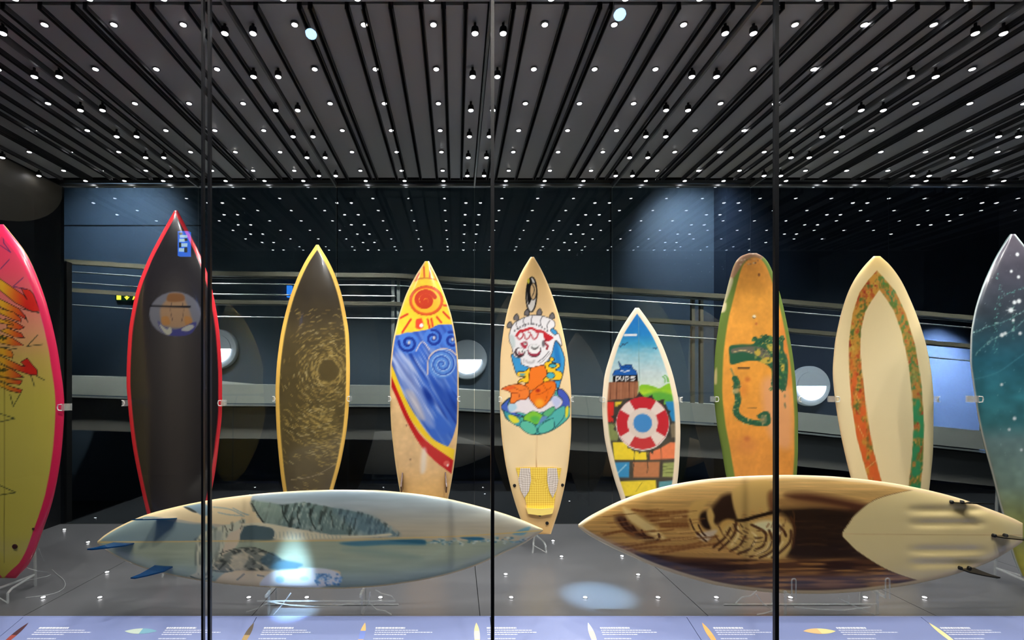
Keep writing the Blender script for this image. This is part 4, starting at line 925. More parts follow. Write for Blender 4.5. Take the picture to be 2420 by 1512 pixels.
# ---- horizontal beach scene board
H1 = Board([(230, 1279), (245, 1266), (270, 1250), (310, 1230), (345, 1216), (400, 1201), (480, 1184), (560, 1172), (640, 1164), (720, 1159), (800, 1157), (880, 1158), (960, 1164), (1040, 1175), (1120, 1193), (1190, 1213), (1240, 1231), (1283, 1250)],
           [(230, 1284), (245, 1296), (270, 1312), (310, 1331), (345, 1344), (400, 1358), (480, 1373), (560, 1383), (640, 1388), (720, 1391), (800, 1391), (880, 1387), (960, 1377), (1040, 1362), (1120, 1338), (1190, 1307), (1240, 1283), (1283, 1254)], 2.50, 0.062, 0.06, 'h')
a = Art(220, 1145, 1295, 1402, (160, 175, 165))
t = np.clip((a.X - 230) / 1050, 0, 1); up = a.Y < 1278
for k in range(3):
    sky = np.interp(a.Y, [1157, 1200, 1245, 1278], [(142, 162, 176)[k], (164, 172, 172)[k], (190, 180, 156)[k], (188, 174, 144)[k]])
    sea = np.interp(a.Y, [1278, 1310, 1345, 1392], [(158, 166, 142)[k], (166, 174, 148)[k], (158, 172, 152)[k], (134, 152, 144)[k]])
    a.a[..., k] = np.where(up, sky, sea) / 255
a.mottle(0.05, 160, 14, 61); a.mottle(0.03, 60, 5, 62)
SAND = (226, 200, 158)
a.view(0, 1150, 3.78)
a.poly([(850, 480), (900, 400), (1330, 240), (1500, 300), (1700, 330), (1900, 350), (2000, 480)], (130, 148, 148), soft=2)                     # water behind fins
a.poly([(1280, 250), (1650, 170), (2200, 85), (2245, 120), (2300, 250), (2330, 350), (1800, 322), (1600, 292), (1400, 270)], SAND, soft=1.5)
a.poly([(1630, 175), (1720, 160), (1830, 150), (1890, 230), (1820, 260), (1740, 220)], (124, 146, 158), soft=2); a.poly([(1640, 180), (1700, 190), (1760, 230), (1720, 225)], (66, 72, 70), soft=1)
for k, q in enumerate(([(1900, 180), (2050, 200), (2160, 250)], [(1950, 230), (2050, 250), (2180, 260)], [(2080, 190), (2180, 240), (2220, 250)])): a.line(q, 3, (150, 166, 160), alpha=.7)
a.poly([(1880, 410), (2190, 330), (2300, 360), (2420, 390), (2420, 480), (1760, 485)], (92, 108, 108), soft=2)
a.poly([(1600, 850), (1700, 790), (1760, 740), (1750, 500), (1830, 400), (2000, 345), (2080, 325), (2190, 285), (2170, 380), (2110, 520), (2010, 590), (1960, 690), (1880, 780), (1850, 850), (1700, 845)], (196, 194, 168), soft=1.2)
arch = [(1750, 760), (1750, 500), (1830, 400), (2000, 345), (2190, 285), (2110, 520), (1980, 620), (1880, 780)]
a.poly(arch, (110, 116, 104), soft=2, tex=lambda X, Y: np.clip(vnoise(X / 4.5, Y / 16, 97) * 4 - 2.2, 0, .75))
a.poly([(1800, 560), (1850, 430), (1980, 400), (1950, 560), (1880, 690), (1830, 700)], (150, 158, 146), soft=4, alpha=.7)
a.poly([(1985, 600), (2040, 430), (2130, 380), (2170, 330), (2120, 520), (2010, 600)], (206, 188, 160), soft=1.5)
for q in ([(2010, 350), (2030, 400)], [(2080, 340), (2070, 390), (2050, 380)], [(2170, 300), (2150, 380)], [(1990, 560), (1975, 620)], [(1900, 640), (1880, 730)]): a.line(q, 2.2, (60, 60, 52), alpha=.8)
rk = [(1930, 760), (1940, 650), (2080, 570), (2230, 545), (2300, 548), (2420, 600), (2600, 690), (2700, 760), (2420, 770)]
a.poly(rk, (128, 130, 116), soft=1.5)
a.poly(rk, (62, 66, 60), soft=1.5, tex=lambda X, Y: np.clip(vnoise((X + Y) / 7, Y / 6, 95) * 4 - 2.1, 0, .9))
a.poly(rk, (202, 190, 160), soft=1.5, tex=lambda X, Y: np.clip(vnoise((X - Y) / 8, Y / 7, 96) * 4 - 2.3, 0, .85))
a.poly([(2055, 720), (2075, 640), (2150, 590), (2215, 600), (2200, 680), (2130, 745)], (206, 194, 164), soft=2.5, alpha=.85)
a.poly([(2330, 650), (2420, 585), (2520, 650), (2600, 690), (2480, 700), (2370, 700)], (78, 104, 112), soft=2.5, alpha=.8)
a.line([(1950, 600), (2080, 560), (2230, 540), (2330, 560), (2450, 610)], 2.0, (60, 64, 58), alpha=.8)
a.poly([(1820, 850), (1900, 860), (2050, 755), (2420, 750), (2700, 742), (3000, 745), (3020, 800), (2800, 890), (2420, 920), (2050, 905), (1900, 880)], SAND, soft=2)
for q in ([(1700, 800), (1800, 830), (1900, 800)], [(1900, 745), (2000, 760), (2080, 750)], [(2120, 830), (2180, 780)], [(2300, 790), (2360, 800)]): a.line(q, 3.2, (84, 100, 96), alpha=.7)
a.view(550, 1150, 3.78)
a.poly([(165, 125), (440, 160), (560, 148), (640, 138), (900, 188), (1060, 215), (1220, 250), (1360, 340), (1490, 440), (1200, 432), (900, 432), (700, 392), (560, 372), (270, 322), (200, 220)], (112, 132, 126), soft=1, smooth=False)
cl = [(165, 125), (440, 160), (640, 138), (900, 188), (1220, 250), (1490, 440), (900, 432), (560, 372), (270, 322)]
a.poly(cl, (58, 66, 62), soft=2, tex=lambda X, Y: np.clip(vnoise((X + Y * .3) / 5, Y / 22, 65) * 3 - 1.5, 0, .9)); a.poly(cl, (172, 184, 172), soft=2, tex=lambda X, Y: np.clip(vnoise((X + Y * .3) / 4, Y / 14, 66) * 3 - 1.8, 0, .8))
a.poly([(900, 200), (1220, 255), (1360, 340), (1490, 440), (1180, 430)], (96, 124, 140), soft=8, alpha=.5)
a.poly([(165, 130), (420, 170), (430, 340), (280, 320), (210, 230)], (140, 156, 140), soft=4, alpha=.7); a.line([(170, 150), (220, 240), (275, 320)], 3, (50, 54, 50))
for q in ([(445, 170), (450, 240), (500, 330)], [(590, 180), (580, 260), (600, 340)], [(690, 200), (700, 300), (740, 380)], [(800, 220), (780, 330)], [(880, 260), (900, 360)], [(1000, 260), (980, 380)], [(1100, 280), (1080, 380)]): a.line(q, 3.2, (50, 58, 54), alpha=.7)
a.poly([(80, 330), (270, 322), (560, 375), (800, 420), (900, 432), (1200, 434), (1400, 415), (1380, 440), (1000, 455), (400, 470), (350, 400), (260, 352), (110, 352)], (214, 204, 172), soft=1.5)
for x in range(380, 960, 36): a.line([(x, 400 + (x - 380) * .06), (x + 10, 460)], 2.6, (150, 158, 140), alpha=.5)
a.poly([(75, 470), (120, 352), (260, 352), (362, 382), (340, 468)], (84, 102, 104), soft=1)
a.poly([(960, 500), (1300, 474), (1680, 470), (1722, 505), (1690, 520), (1400, 518), (1100, 530)], (76, 122, 138), soft=2.5); a.poly([(1400, 480), (1680, 472), (1718, 508), (1600, 500)], (40, 90, 110), soft=1.5, alpha=.7)
rnd = random.Random(5)
for k in range(110):
    x = rnd.uniform(1720, 2640); y = 495 + rnd.gauss(0, 16) - (x - 1720) * 0.02
    a.ell(x, y, rnd.uniform(8, 22), rnd.uniform(4, 9), rnd.choice([(206, 212, 200), (120, 158, 168), (170, 186, 180), (66, 116, 136)]), soft=1, alpha=.7, rot=rnd.uniform(-.4, .4))
a.poly([(2030, 455), (2200, 450), (2250, 470), (2150, 478)], (48, 104, 130), soft=1.5)
a.poly([(2500, 420), (2600, 370), (2660, 360), (2600, 430)], (96, 150, 170), soft=2, alpha=.8)
a.poly([(980, 560), (1300, 555), (1700, 640), (1300, 620)], (120, 146, 138), soft=8, alpha=.5); a.poly([(1050, 700), (1500, 690), (1900, 560), (1600, 720)], (176, 190, 168), soft=10, alpha=.5)
a.poly([(250, 900), (350, 760), (600, 728), (800, 728), (940, 770), (965, 850), (820, 890), (600, 930)], (226, 230, 232), soft=2)  # pale foam, with the blue-white pool of light painted in
for k in range(60):
    x = rnd.uniform(740, 980); y = rnd.uniform(780, 880); a.ell(x, y, rnd.uniform(6, 16), rnd.uniform(4, 12), rnd.choice([(80, 140, 186), (120, 166, 196), (58, 110, 158)]), soft=1, alpha=.7)
a.ell(420, 830, 40, 30, (130, 180, 220), soft=3, alpha=.7); a.ell(640, 820, 40, 20, (170, 200, 226), soft=3, alpha=.7)
a.poly([(320, 720), (440, 660), (620, 690), (560, 730), (400, 740)], (92, 128, 142), soft=3)
a.line([(232, 1281), (470, 1279), (800, 1276), (1100, 1266), (1280, 1253)], 3.0, (206, 178, 116), px=True)
a.a *= 1.15
H1.rail(a, 3.2, (240, 214, 160), 1.0)
t10, c10 = board_thing('long surfboard on its side painted with a beach, cliffs and sea', H1, a, (215, 215, 205))
M_finblue = glass_mat('blue_fin_plastic', (0.10, 0.36, 0.58), 0.06, body=0.35, body_rgb=(16, 80, 140), rough=0.1)
M_findark = glass_mat('smoke_fin_plastic', (0.42, 0.40, 0.36), 0.06, body=0.5, body_rgb=(44, 44, 44), rough=0.1)
def side_fin(B, t, c, px0, px1, py, depth, m, lean=0, sweep=-1, tilt=0.0):
    """fin blade standing out from a board that lies on its side; base runs along the board"""
    d0 = B.surf((px0 + px1) / 2, py) + 0.006; k = F / d0
    p0, p1 = P(px0, py, d0), P(px1, py, d0); L = (p1 - p0).x; pts = []
    prof = [(0, 0), (1, 0), (0.92, .45), (0.62, .8), (0.25, 1.0), (0.02, .98), (0.12, .7), (0.08, .35)]
    for u, v in prof:
        if sweep < 0: x = p0.x + L * (u - 0.55 * v * (1 if u < .9 else .6))
        else: x = p1.x - L * (u - 0.55 * v * (1 if u < .9 else .6))
        pts.append(Vector((x, d0 - depth * v, p0.z + tilt * v)) - c)
    o = MB().prism(pts, (0, 0, 0.006)).build('fin', m, t)
    return o
side_fin(H1, t10, c10, 370, 424, 1226, 0.10, M_finblue, tilt=0.02); side_fin(H1, t10, c10, 268, 322, 1284, 0.10, M_finblue); side_fin(H1, t10, c10, 366, 413, 1338, 0.11, M_finblue, tilt=-0.02)

# ---- horizontal brown wave board
H2 = Board([(1367, 1239), (1385, 1225), (1420, 1205), (1470, 1181), (1540, 1157), (1620, 1139), (1700, 1129), (1780, 1124), (1860, 1122), (1940, 1124), (2020, 1130), (2100, 1140), (2180, 1155), (2260, 1175), (2340, 1203), (2400, 1227), (2417, 1236)],
           [(1367, 1246), (1385, 1260), (1420, 1281), (1470, 1305), (1540, 1336), (1620, 1363), (1700, 1384), (1780, 1396), (1860, 1402), (1940, 1403), (2020, 1399), (2100, 1390), (2180, 1376), (2260, 1356), (2340, 1327), (2400, 1292), (2417, 1280)], 2.50, 0.062, 0.07, 'h', rock_end=0.05)
a = Art(1355, 1110, 2430, 1412, (196, 152, 90)); a.vgrad([(1122, (206, 168, 108)), (1200, (194, 150, 86)), (1400, (176, 130, 72))])
wood = lambda X, Y: vnoise(X / 120, Y / 3.0, 71) * .6 + vnoise(X / 50, Y / 1.6, 72) * .4
a.a *= (1 + (wood(a.X, a.Y) - .5) * .3)[..., None]
a.view(1360, 1110, 4.481); DB = (58, 36, 24); MBR = (120, 74, 40); LT = (226, 190, 116)
a.poly([(600, 880), (1000, 940), (1600, 960), (2300, 960), (2420, 900), (4700, 900), (4700, 1500), (1500, 1500), (900, 1050)], (92, 58, 34), soft=6)
a.poly([(640, 890), (1100, 930), (1700, 950), (1900, 960), (1300, 1010), (900, 1000)], (56, 32, 22), soft=5)
a.poly([(1000, 1040), (1500, 1000), (2100, 1060), (2000, 1180), (1500, 1170), (1200, 1120)], (66, 46, 36), soft=10, alpha=.8)
band_ = [(600, 880), (1200, 930), (2300, 960), (3000, 900), (4700, 900), (4700, 1500), (1500, 1500), (900, 1060)]
a.poly(band_, (50, 28, 18), soft=5, tex=lambda X, Y: np.clip(vnoise(X / 90, Y / 4.2, 73) * 3.2 - 1.5, 0, .85)); a.poly(band_, (182, 128, 66), soft=5, tex=lambda X, Y: np.clip(vnoise(X / 80, Y / 4.0, 74) * 3.4 - 1.9, 0, .85) * np.clip((X - 1640) / 150, .25, 1))
a.poly([(1700, 1080), (2420, 1060), (3200, 1090), (3600, 1120), (2800, 1250), (2000, 1240), (1600, 1200)], (196, 138, 66), soft=8, alpha=.45, tex=lambda X, Y: np.clip(vnoise(X / 70, Y / 4, 75) * 3 - 1.0, 0, 1))
# left crest
a.poly([(420, 520), (500, 480), (620, 600), (760, 700), (860, 740), (740, 740), (600, 700), (520, 640)], (84, 56, 44), soft=7)
a.poly([(500, 400), (600, 440), (720, 520), (820, 590), (900, 660), (960, 740), (850, 720), (700, 620), (560, 520)], (222, 190, 124), soft=4)
for q in ([(520, 520), (560, 600), (640, 650)], [(600, 590), (650, 660), (740, 720)], [(700, 640), (740, 700), (830, 730)], [(460, 530), (500, 590), (560, 650)], [(880, 680), (890, 720), (860, 745)]): a.line(q, 4.5, (70, 40, 28), soft=1.4, alpha=.8)
for q in ([(600, 420), (850, 450), (1200, 440)], [(760, 490), (950, 480), (1200, 490)], [(800, 540), (950, 570), (1200, 570)], [(900, 590), (1000, 600), (1220, 590)], [(300, 690), (500, 650), (620, 690)], [(450, 830), (700, 790), (1000, 740), (1250, 720)], [(520, 860), (800, 820), (1200, 800), (1500, 700)], [(900, 880), (1200, 830), (1500, 780)]):
    a.line(q, 5.0, (132, 82, 44), soft=2.2, alpha=.75)
a.poly([(640, 430), (900, 470), (1200, 450), (1220, 620), (1000, 600), (820, 560)], MBR, soft=8, alpha=.45)
# middle curl
a.poly([(1320, 470), (1420, 420), (1500, 330), (1560, 270), (1660, 260), (1700, 420), (1740, 520), (1600, 560), (1500, 580), (1420, 600), (1340, 560)], (52, 34, 24), soft=7)
a.poly([(1330, 480), (1400, 460), (1430, 620), (1370, 620), (1330, 560)], (40, 28, 22), soft=4)
a.poly([(1190, 500), (1230, 360), (1330, 320), (1400, 330), (1340, 420), (1300, 520), (1320, 620), (1400, 700), (1380, 770), (1290, 700), (1220, 620)], (206, 164, 92), soft=4)
a.poly([(1390, 450), (1430, 400), (1470, 480), (1470, 560), (1560, 660), (1640, 720), (1560, 750), (1470, 660), (1410, 560)], (208, 168, 96), soft=3)
a.poly([(1280, 690), (1400, 650), (1500, 640), (1440, 720), (1370, 760)], (206, 190, 170), soft=3, alpha=.8)
for q in ([(1300, 580), (1340, 660), (1380, 700)], [(1290, 660), (1340, 720), (1390, 760)], [(1210, 520), (1250, 620), (1300, 690)], [(1520, 600), (1560, 660), (1600, 680)]): a.line(q, 3.4, (70, 42, 28), soft=1.2, alpha=.8)
a.poly([(1680, 200), (2060, 120), (2060, 420), (2000, 450), (1960, 400), (1930, 480), (1870, 420), (1840, 510), (1780, 440), (1750, 530), (1700, 480)], (200, 162, 94), soft=3)
a.poly([(1540, 560), (1620, 520), (1700, 560), (1690, 660), (1600, 720), (1540, 640)], (204, 158, 84), soft=4)
a.line([(1700, 545), (1800, 530), (1900, 500), (2050, 460), (2160, 430)], 7, (40, 26, 18), soft=2)
# tube
a.poly([(2060, 440), (2250, 400), (2600, 380), (3000, 400), (3300, 470), (3150, 640), (3000, 800), (3100, 920), (2300, 930), (2280, 760), (2300, 600), (2200, 480)], (46, 31, 22), soft=8)
a.poly([(2230, 260), (2500, 250), (2900, 320), (3150, 380), (3350, 430), (3250, 520), (2900, 430), (2500, 370), (2300, 330)], (86, 50, 34), soft=9)
a.poly([(2040, 250), (2110, 230), (2110, 420), (2050, 400)], (96, 54, 34), soft=6, alpha=.8)
a.poly([(2150, 300), (2500, 330), (2900, 410), (2600, 400), (2200, 400)], (150, 108, 62), soft=6, alpha=.7)
# foam ball
a.poly([(1560, 640), (1660, 560), (1800, 560), (1900, 540), (2050, 520), (2200, 540), (2290, 600), (2300, 700), (2270, 850), (2150, 940), (1850, 930), (1700, 870), (1600, 800)], (206, 170, 100), soft=4)
a.poly([(1880, 580), (2000, 540), (2150, 560), (2190, 640), (2150, 690), (2060, 660), (1980, 640)], (232, 212, 160), soft=4)
for q in ([(1700, 560), (1690, 660), (1620, 760), (1520, 850)], [(1860, 580), (1980, 640), (2020, 700), (1990, 800), (1900, 850)], [(2050, 640), (2080, 740), (2020, 850), (1850, 920)], [(2160, 700), (2150, 780), (2060, 880), (1950, 930)], [(2280, 640), (2270, 760), (2180, 860), (2080, 930)], [(1800, 700), (1740, 800), (1640, 860)], [(1900, 760), (1840, 840), (1720, 890)], [(2120, 560), (2200, 640), (2230, 700)], [(2280, 500), (2320, 620), (2300, 820)], [(1640, 620), (1580, 720), (1460, 820)]):
    a.line(q, 5.5, (82, 50, 30), soft=1.6, alpha=.85)
for q in ([(1720, 600), (1720, 700), (1650, 800)], [(2060, 760), (2020, 840), (1900, 900)], [(2200, 760), (2130, 860), (2040, 920)], [(1870, 660), (1920, 720), (1880, 800)]): a.line(q, 4, (234, 204, 140), soft=1.5, alpha=.8)
rnd = random.Random(23)
for k in range(46):                              # fine swept lines through the foam and the lip
    th = rnd.uniform(-.3, 2.6); r = rnd.uniform(120, 420); cx_, cy_ = 1900, 520
    p = [(cx_ + r * 1.15 * math.cos(th + q_), cy_ + r * math.sin(th + q_)) for q_ in (0, .16, .32)]
    a.line(p, rnd.uniform(1.5, 3.2), rnd.choice([(74, 44, 26), (110, 70, 38), (214, 176, 108), (150, 100, 54)]), soft=1.4, alpha=.42)
for k in range(34):
    x = rnd.uniform(2300, 3050); y = rnd.uniform(420, 900); a.line([(x, y), (x + 160, y - 6 + rnd.uniform(-8, 8)), (x + 320, y)], rnd.uniform(1.5, 3), rnd.choice([(64, 42, 28), (30, 20, 15), (84, 56, 34)]), soft=1.2, alpha=.5)
for k in range(40):
    x = rnd.uniform(250, 1300); y = rnd.uniform(420, 860); a.line([(x, y), (x + 120, y - 8), (x + 240, y - 22)], rnd.uniform(1.5, 3.5), rnd.choice([(126, 80, 42), (222, 180, 110), (150, 98, 52)]), soft=1.2, alpha=.45)
# pale oval with the tail
a.view(1780, 1150, 3.78)
oval = [(795, 425), (850, 330), (930, 230), (1100, 110), (1400, 32), (1620, 20), (1900, 40), (2500, 200), (2500, 600), (2100, 790), (1750, 852), (1500, 842), (1200, 742), (950, 590), (850, 500)]
a.poly(oval, (232, 202, 146), soft=1, line=(90, 62, 34), lw=1.4)
a.poly([(2200, 250), (2500, 250), (2500, 480), (2300, 480)], (238, 208, 160), soft=14, alpha=.5)
a.line([(800, 425), (1200, 427), (2400, 432)], 1.6, (184, 156, 100), alpha=.7)
a.a *= 1.14
H2.rail(a, 8.5, (250, 222, 172), 1.6)
def channels(x, y):
    w_ = np.clip((x - 2130) / 60, 0, 1) * np.clip((2345 - x) / 60, 0, 1); w_ = w_ * w_ * (3 - 2 * w_)
    s_ = 0
    for yc in (1205, 1237, 1300, 1332): s_ = s_ + np.exp(-((y - yc) / 9.0)**2)
    return 0.011 * w_ * s_
t11, c11 = board_thing('long surfboard on its side with a brown burnt-wood style barrel wave', H2, a, (230, 205, 160), None, channels)
for (x0, x1, py, tl) in ((2243, 2285, 1188, 0.012), (2344, 2388, 1267, 0.0), (2264, 2302, 1344, -0.015)):
    side_fin(H2, t11, c11, x0, x1, py, 0.085, M_findark, sweep=1, tilt=tl)
    for xx in (x0 + 5, x1 - 12):
        q = P(xx, py - 2, H2.surf(xx, py - 2) - 0.002) - c11
        MB().lathe([(0.009, 0.006), (0.009, -0.006), (0.006, -0.009)], 12, 'y').build('fin_screw', M_black, t11, q)
# ------------------------------------------------------------------ clear acrylic stands
def stand(px, d, hook_l, hook_r, py_hook, label, back=0.05):
    """upright stand: legs and cradle under the tail, post behind, two clear hooks at mid height"""
    x = (px - PX) / F * d; o = empty('acrylic_stand', (x, d, FLOOR)); tag(o, label, 'stand', 'clear acrylic surfboard stands')
    zh = ZC - (py_hook - PY) / F * d - FLOOR; xl = (hook_l - PX) / F * d - x; xr = (hook_r - PX) / F * d - x
    MB().tube([(0, 0.045, zh), (0, back + 0.10, zh - 0.15), (0, back + 0.12, 0.0)], 0.007, 8).build('post', M_acr, o)
    MB().box(xl + 0.02, xr - 0.02, 0.036, 0.042, zh - 0.012, zh + 0.012).build('arm', M_acr, o)
    for xx, s in ((xl, -1), (xr, 1)):
        mb = MB(); mb.box(xx + 0.004 * s - 0.003, xx + 0.004 * s + 0.003, -0.026, 0.042, zh - 0.018, zh + 0.018)
        mb.box(min(xx, xx - 0.03 * s), max(xx, xx - 0.03 * s), 0.036, 0.042, zh - 0.018, zh + 0.018)
        hk = mb.build('hook', M_acr, o)
        MB().tube([(xx + s * 0.006, -0.030, zh + 0.016), (xx - s * 0.008, -0.034, zh + 0.014), (xx - s * 0.012, -0.034, zh), (xx - s * 0.008, -0.034, zh - 0.014), (xx + s * 0.006, -0.030, zh - 0.016)], 0.003, 6).build('hook_lip', M_hook, hk)
    for s in (-1, 1):
        MB().tube([(0.045 * s, -0.055, 0.0), (0.04 * s, -0.05, 0.05), (0.035 * s, -0.02, 0.062), (0.0, back + 0.11, 0.064)], 0.006, 8).build('leg', M_acr, o)
    MB().tube([(-0.04, -0.05, 0.05), (0.042, -0.055, 0.004)], 0.003, 6).build('brace', M_acr, o)
    return o
M_hook = mat('frosted_hook', (215, 215, 210), 0.3)
s1 = stand(20, 2.65, -140, 153, 962, 'clear acrylic stand under the pink and yellow surfboard')
stand(415, 3.0, 298, 526, 952, 'clear acrylic stand holding the black surfboard with red rails')
stand(735, 3.4, 650, 827, 942, 'clear acrylic stand holding the brown fish surfboard')
stand(1003, 3.4, 921, 1085, 942, 'clear acrylic stand holding the sun and wave surfboard')
stand(1272, 3.42, 1180, 1351, 943, 'clear acrylic stand under the lion-dance surfboard')
stand(1520, 3.3, 1422, 1606, 944, 'clear acrylic stand holding the small brick-painted surfboard')
stand(1795, 3.3, 1688, 1884, 943, 'clear acrylic stand holding the worn orange surfboard')
stand(2105, 3.1, 1970, 2208, 943, 'clear acrylic stand holding the cream surfboard with patterned band')
stand(2430, 2.75, 2303, 2516, 943, 'clear acrylic stand holding the night-sky surfboard')

def long_stand(xs, d, py_bar, bar_x, label, lips, braces, curve):
    """low stand for a board lying on its side: two side frames, crossbars and front lips"""
    xc = (sum(xs) / len(xs) - PX) / F * d; o = empty('acrylic_stand', (xc, d, FLOOR)); tag(o, label, 'stand', 'clear acrylic surfboard stands')
    X = lambda px: (px - PX) / F * d - xc
    Z = lambda py: ZC - (py - PY) / F * d - FLOOR
    for px in xs:
        MB().box(X(px) - 0.005, X(px) + 0.005, -0.012, -0.004, 0.0, Z(1394)).build('leg', M_acr, o)
        MB().box(X(px) - 0.005, X(px) + 0.005, 0.09, 0.098, 0.0, Z(1370)).build('leg', M_acr, o)
        MB().box(X(px) - 0.005, X(px) + 0.005, -0.05, 0.098, Z(1402), Z(1396)).build('cradle', M_acr, o)
    for px, py in lips:
        MB().tube([(X(px) - 0.010, -0.05, Z(1404)), (X(px) - 0.010, -0.05, Z(py) - 0.006), (X(px) - 0.006, -0.05, Z(py)), (X(px) + 0.006, -0.05, Z(py)), (X(px) + 0.010, -0.05, Z(py) - 0.006), (X(px) + 0.010, -0.05, Z(1404))], 0.0032, 6).build('lip', M_acr, o)
    MB().tube([(X(bar_x[0]), -0.014, Z(py_bar)), (X(bar_x[1]), -0.014, Z(py_bar))], 0.004, 6).build('crossbar', M_acr, o)
    MB().box(X(bar_x[0]), X(bar_x[1]), 0.088, 0.096, 0.0, 0.006).build('rear_foot', M_acr, o)
    for b in braces: MB().tube([(X(x), -0.016, max(0.003, Z(y))) for x, y in b], 0.0032, 6).build('brace', M_acr, o)
    MB().tube([(X(x), -0.018, Z(y)) for x, y in curve], 0.0032, 6).build('curved_bar', M_acr, o)
    return o
long_stand([637, 856], 2.48, 1417, (610, 936), 'low clear acrylic stand under the beach scene surfboard',
           [], [[(586, 1442), (612, 1434), (637, 1420)], [(690, 1398), (670, 1425), (650, 1450)], [(888, 1390), (905, 1400), (926, 1404), (936, 1417)], [(872, 1418), (890, 1436), (912, 1440), (926, 1450)], [(876, 1396), (872, 1420), (860, 1450)]],
           [(640, 1418), (690, 1426), (740, 1429), (800, 1427), (850, 1418)])
long_stand([1853, 2070], 2.48, 1424, (1734, 2066), 'low clear acrylic stand under the brown wave surfboard',
           [(1860, 1358), (2077, 1357)], [[(1734, 1422), (1748, 1408), (1770, 1404), (1784, 1392)], [(1782, 1400), (1800, 1424), (1832, 1444)], [(1784, 1451), (1800, 1446), (1832, 1436)], [(1976, 1410), (2020, 1432), (2060, 1452)], [(2000, 1404), (1998, 1424)]],
           [(1870, 1430), (1930, 1436), (1990, 1437), (2050, 1430)])

# loose clear wires on the floor beside the left stand
for pts, lb in (([(92, 1296, .03), (104, 1325, .0), (130, 1352, 0), (152, 1372, 0), (150, 1390, 0), (120, 1404, 0), (60, 1412, 0)], 'thin clear wire curling on the floor beside the pink and yellow surfboard'),
                ([(62, 1341, .06), (90, 1349, .01), (112, 1352, 0), (116, 1360, 0), (60, 1372, 0)], 'short clear wire under the tail of the pink and yellow surfboard')):
    q = []
    for x, y, h in pts:
        d = 1.118 * F / (y - PY) if h == 0 else 2.68
        q.append(P(x, y, d))
    q = [Vector(v) for v in catmull([tuple(v) for v in q], False, 5)]
    c = q[-1].copy(); o = MB().tube([v - c for v in q], 0.002, 6).build('wire', M_acr, None, c, smooth=True); tag(o, lb, 'wire')

# ------------------------------------------------------------------ blue label rail along the front
RY0, RY1 = 2.40, 2.10
ZB = P(0, 1458, RY0).z; ZF = ZB - 0.075
nrm = Vector((0, -(ZB - ZF), (RY0 - RY1))).normalized()
def on_rail(x, v, h=0.0):
    """v = 0 at the back edge, 1 at the front edge of the sloping rail"""
    return Vector((x, RY0 + (RY1 - RY0) * v, ZB + (ZF - ZB) * v)) + nrm * h
seams = [X0, -2.04, -0.94, 0.16, 1.086, 2.19, 3.29, X1]
icons = [  # photo x of picture, x of text, kind, colours, description
    (40, 84, 'd', [(70, 30, 40), (150, 60, 50)], 'red and brown'), (330, 388, 'h', [(190, 205, 190), (120, 170, 190)], 'beach scene'),
    (587, 620, 'd', [(96, 80, 62), (170, 140, 90)], 'dark brown'), (857, 886, 'd', [(236, 190, 120), (120, 140, 210), (236, 190, 120)], 'sun and wave'),
    (1127, 1151, 'd', [(240, 216, 160), (226, 214, 200), (240, 216, 150)], 'cream lion'), (1398, 1421, 'd', [(226, 236, 240), (226, 206, 190), (230, 220, 214)], 'pale blue'),
    (1675, 1691, 'd', [(240, 180, 100), (232, 170, 96)], 'orange'), (1940, 1984, 'h', [(236, 190, 130), (240, 220, 150)], 'tan wave'), (2225, 2232, 'd', [(240, 224, 160), (240, 226, 170)], 'cream')]
rnd = random.Random(17)
def rx(px, v):
    p = on_rail(0, v); return (px - PX) / F * p.y
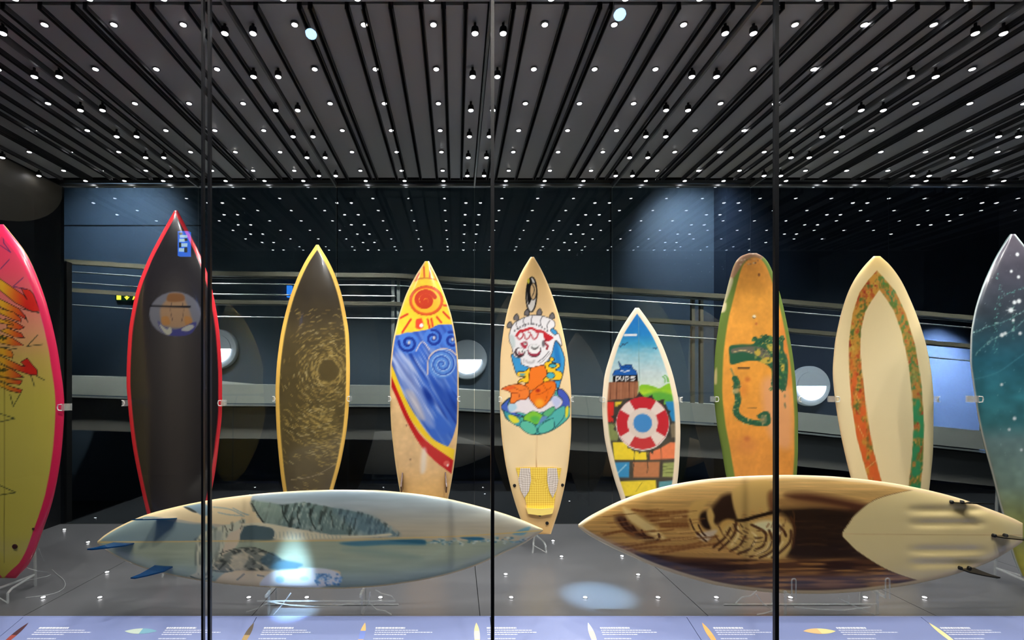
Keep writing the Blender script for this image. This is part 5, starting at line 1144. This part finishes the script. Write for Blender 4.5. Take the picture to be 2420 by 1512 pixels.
for si, (sa, sb) in enumerate(zip(seams[:-1], seams[1:])):
    inside = [ic for ic in icons if sa <= rx(ic[0], .35) < sb]
    xm = (sa + sb) / 2; org = on_rail(xm, 0)
    t = empty('label_panel', org)
    if inside:
        lb = 'blue label panel picturing the %s' % (' and '.join(i[4] for i in inside)) + (' surfboards' if len(inside) > 1 else ' surfboard')
    else:
        lb = 'plain blue label panel at the far left end of the label rail' if sa < 0 else 'plain blue label panel, %s from the right end of the label rail' % ORD[len(seams) - 2 - si]
    tag(t, lb, 'label panel', 'blue label panels along the front')
    q = [on_rail(sa + .0015, 0) - org, on_rail(sb - .0015, 0) - org, on_rail(sb - .0015, 1) - org, on_rail(sa + .0015, 1) - org]
    MB().prism(q, -nrm * 0.012).build('panel', M_rail, t)
    for (pi, pt, kind, cols, nm) in inside:
        # small printed picture of a board
        xi = rx(pi, .33); n = 18; L, Wd = (0.150, 0.026) if kind == 'd' else (0.026, 0.148)
        nseg = len(cols)
        for k in range(nseg):
            pts = []
            lo, hi = -1 + 2 * k / nseg, -1 + 2 * (k + 1) / nseg
            us = [lo + (hi - lo) * i / 8 for i in range(9)]
            if kind == 'd':
                out = [(Wd / 2 * (1 - abs(u)**2.2), u) for u in us]
                pts = [(xi + w_, .38 + u * .26) for w_, u in out] + [(xi - w_, .38 + u * .26) for w_, u in reversed(out)]
            else:
                out = [(.055 * (1 - abs(u)**2.2), u) for u in us]
                pts = [(xi + u * Wd / 2, .30 + w_) for w_, u in out] + [(xi + u * Wd / 2, .30 - w_) for w_, u in reversed(out)]
            v = [on_rail(x, vv, .0008) - org for x, vv in pts]
            m_ = mat('print_%d_%d_%d' % cols[k], cols[k], 0.6)
            MB().raw(v, [tuple(range(len(v)))]).build('picture', m_, t)
        # printed text block: heading and lines too small to read
        xt = rx(pt, .3); mb = MB()
        def words(x, v, total, h):
            e = x + total
            while x < e:
                wl_ = min(e - x, rnd.uniform(.006, .017)); a_, b_ = v, v + h
                qv = [on_rail(x, a_, .0008) - org, on_rail(x + wl_, a_, .0008) - org, on_rail(x + wl_, b_, .0008) - org, on_rail(x, b_, .0008) - org]
                mb.raw(qv, [(0, 1, 2, 3)]); x += wl_ + .0022
        words(xt, .22, .135, .030)
        mb.build('heading_print', mat('heading_white', (238, 240, 248), .6), t); mb = MB()
        for k, tot in enumerate((.22, .25, .16, .0, .13, .11, .0, .16, .09)):
            if tot: words(xt, .275 + k * .042, tot * rnd.uniform(.85, 1.05), .017)
        mb.build('text_print', M_print, t)
MB().box(X0, X1, RY0 + .001, RY0 + .012, FLOOR - .01, ZB).build('trim_10', M_rail)['kind'] = 'structure'
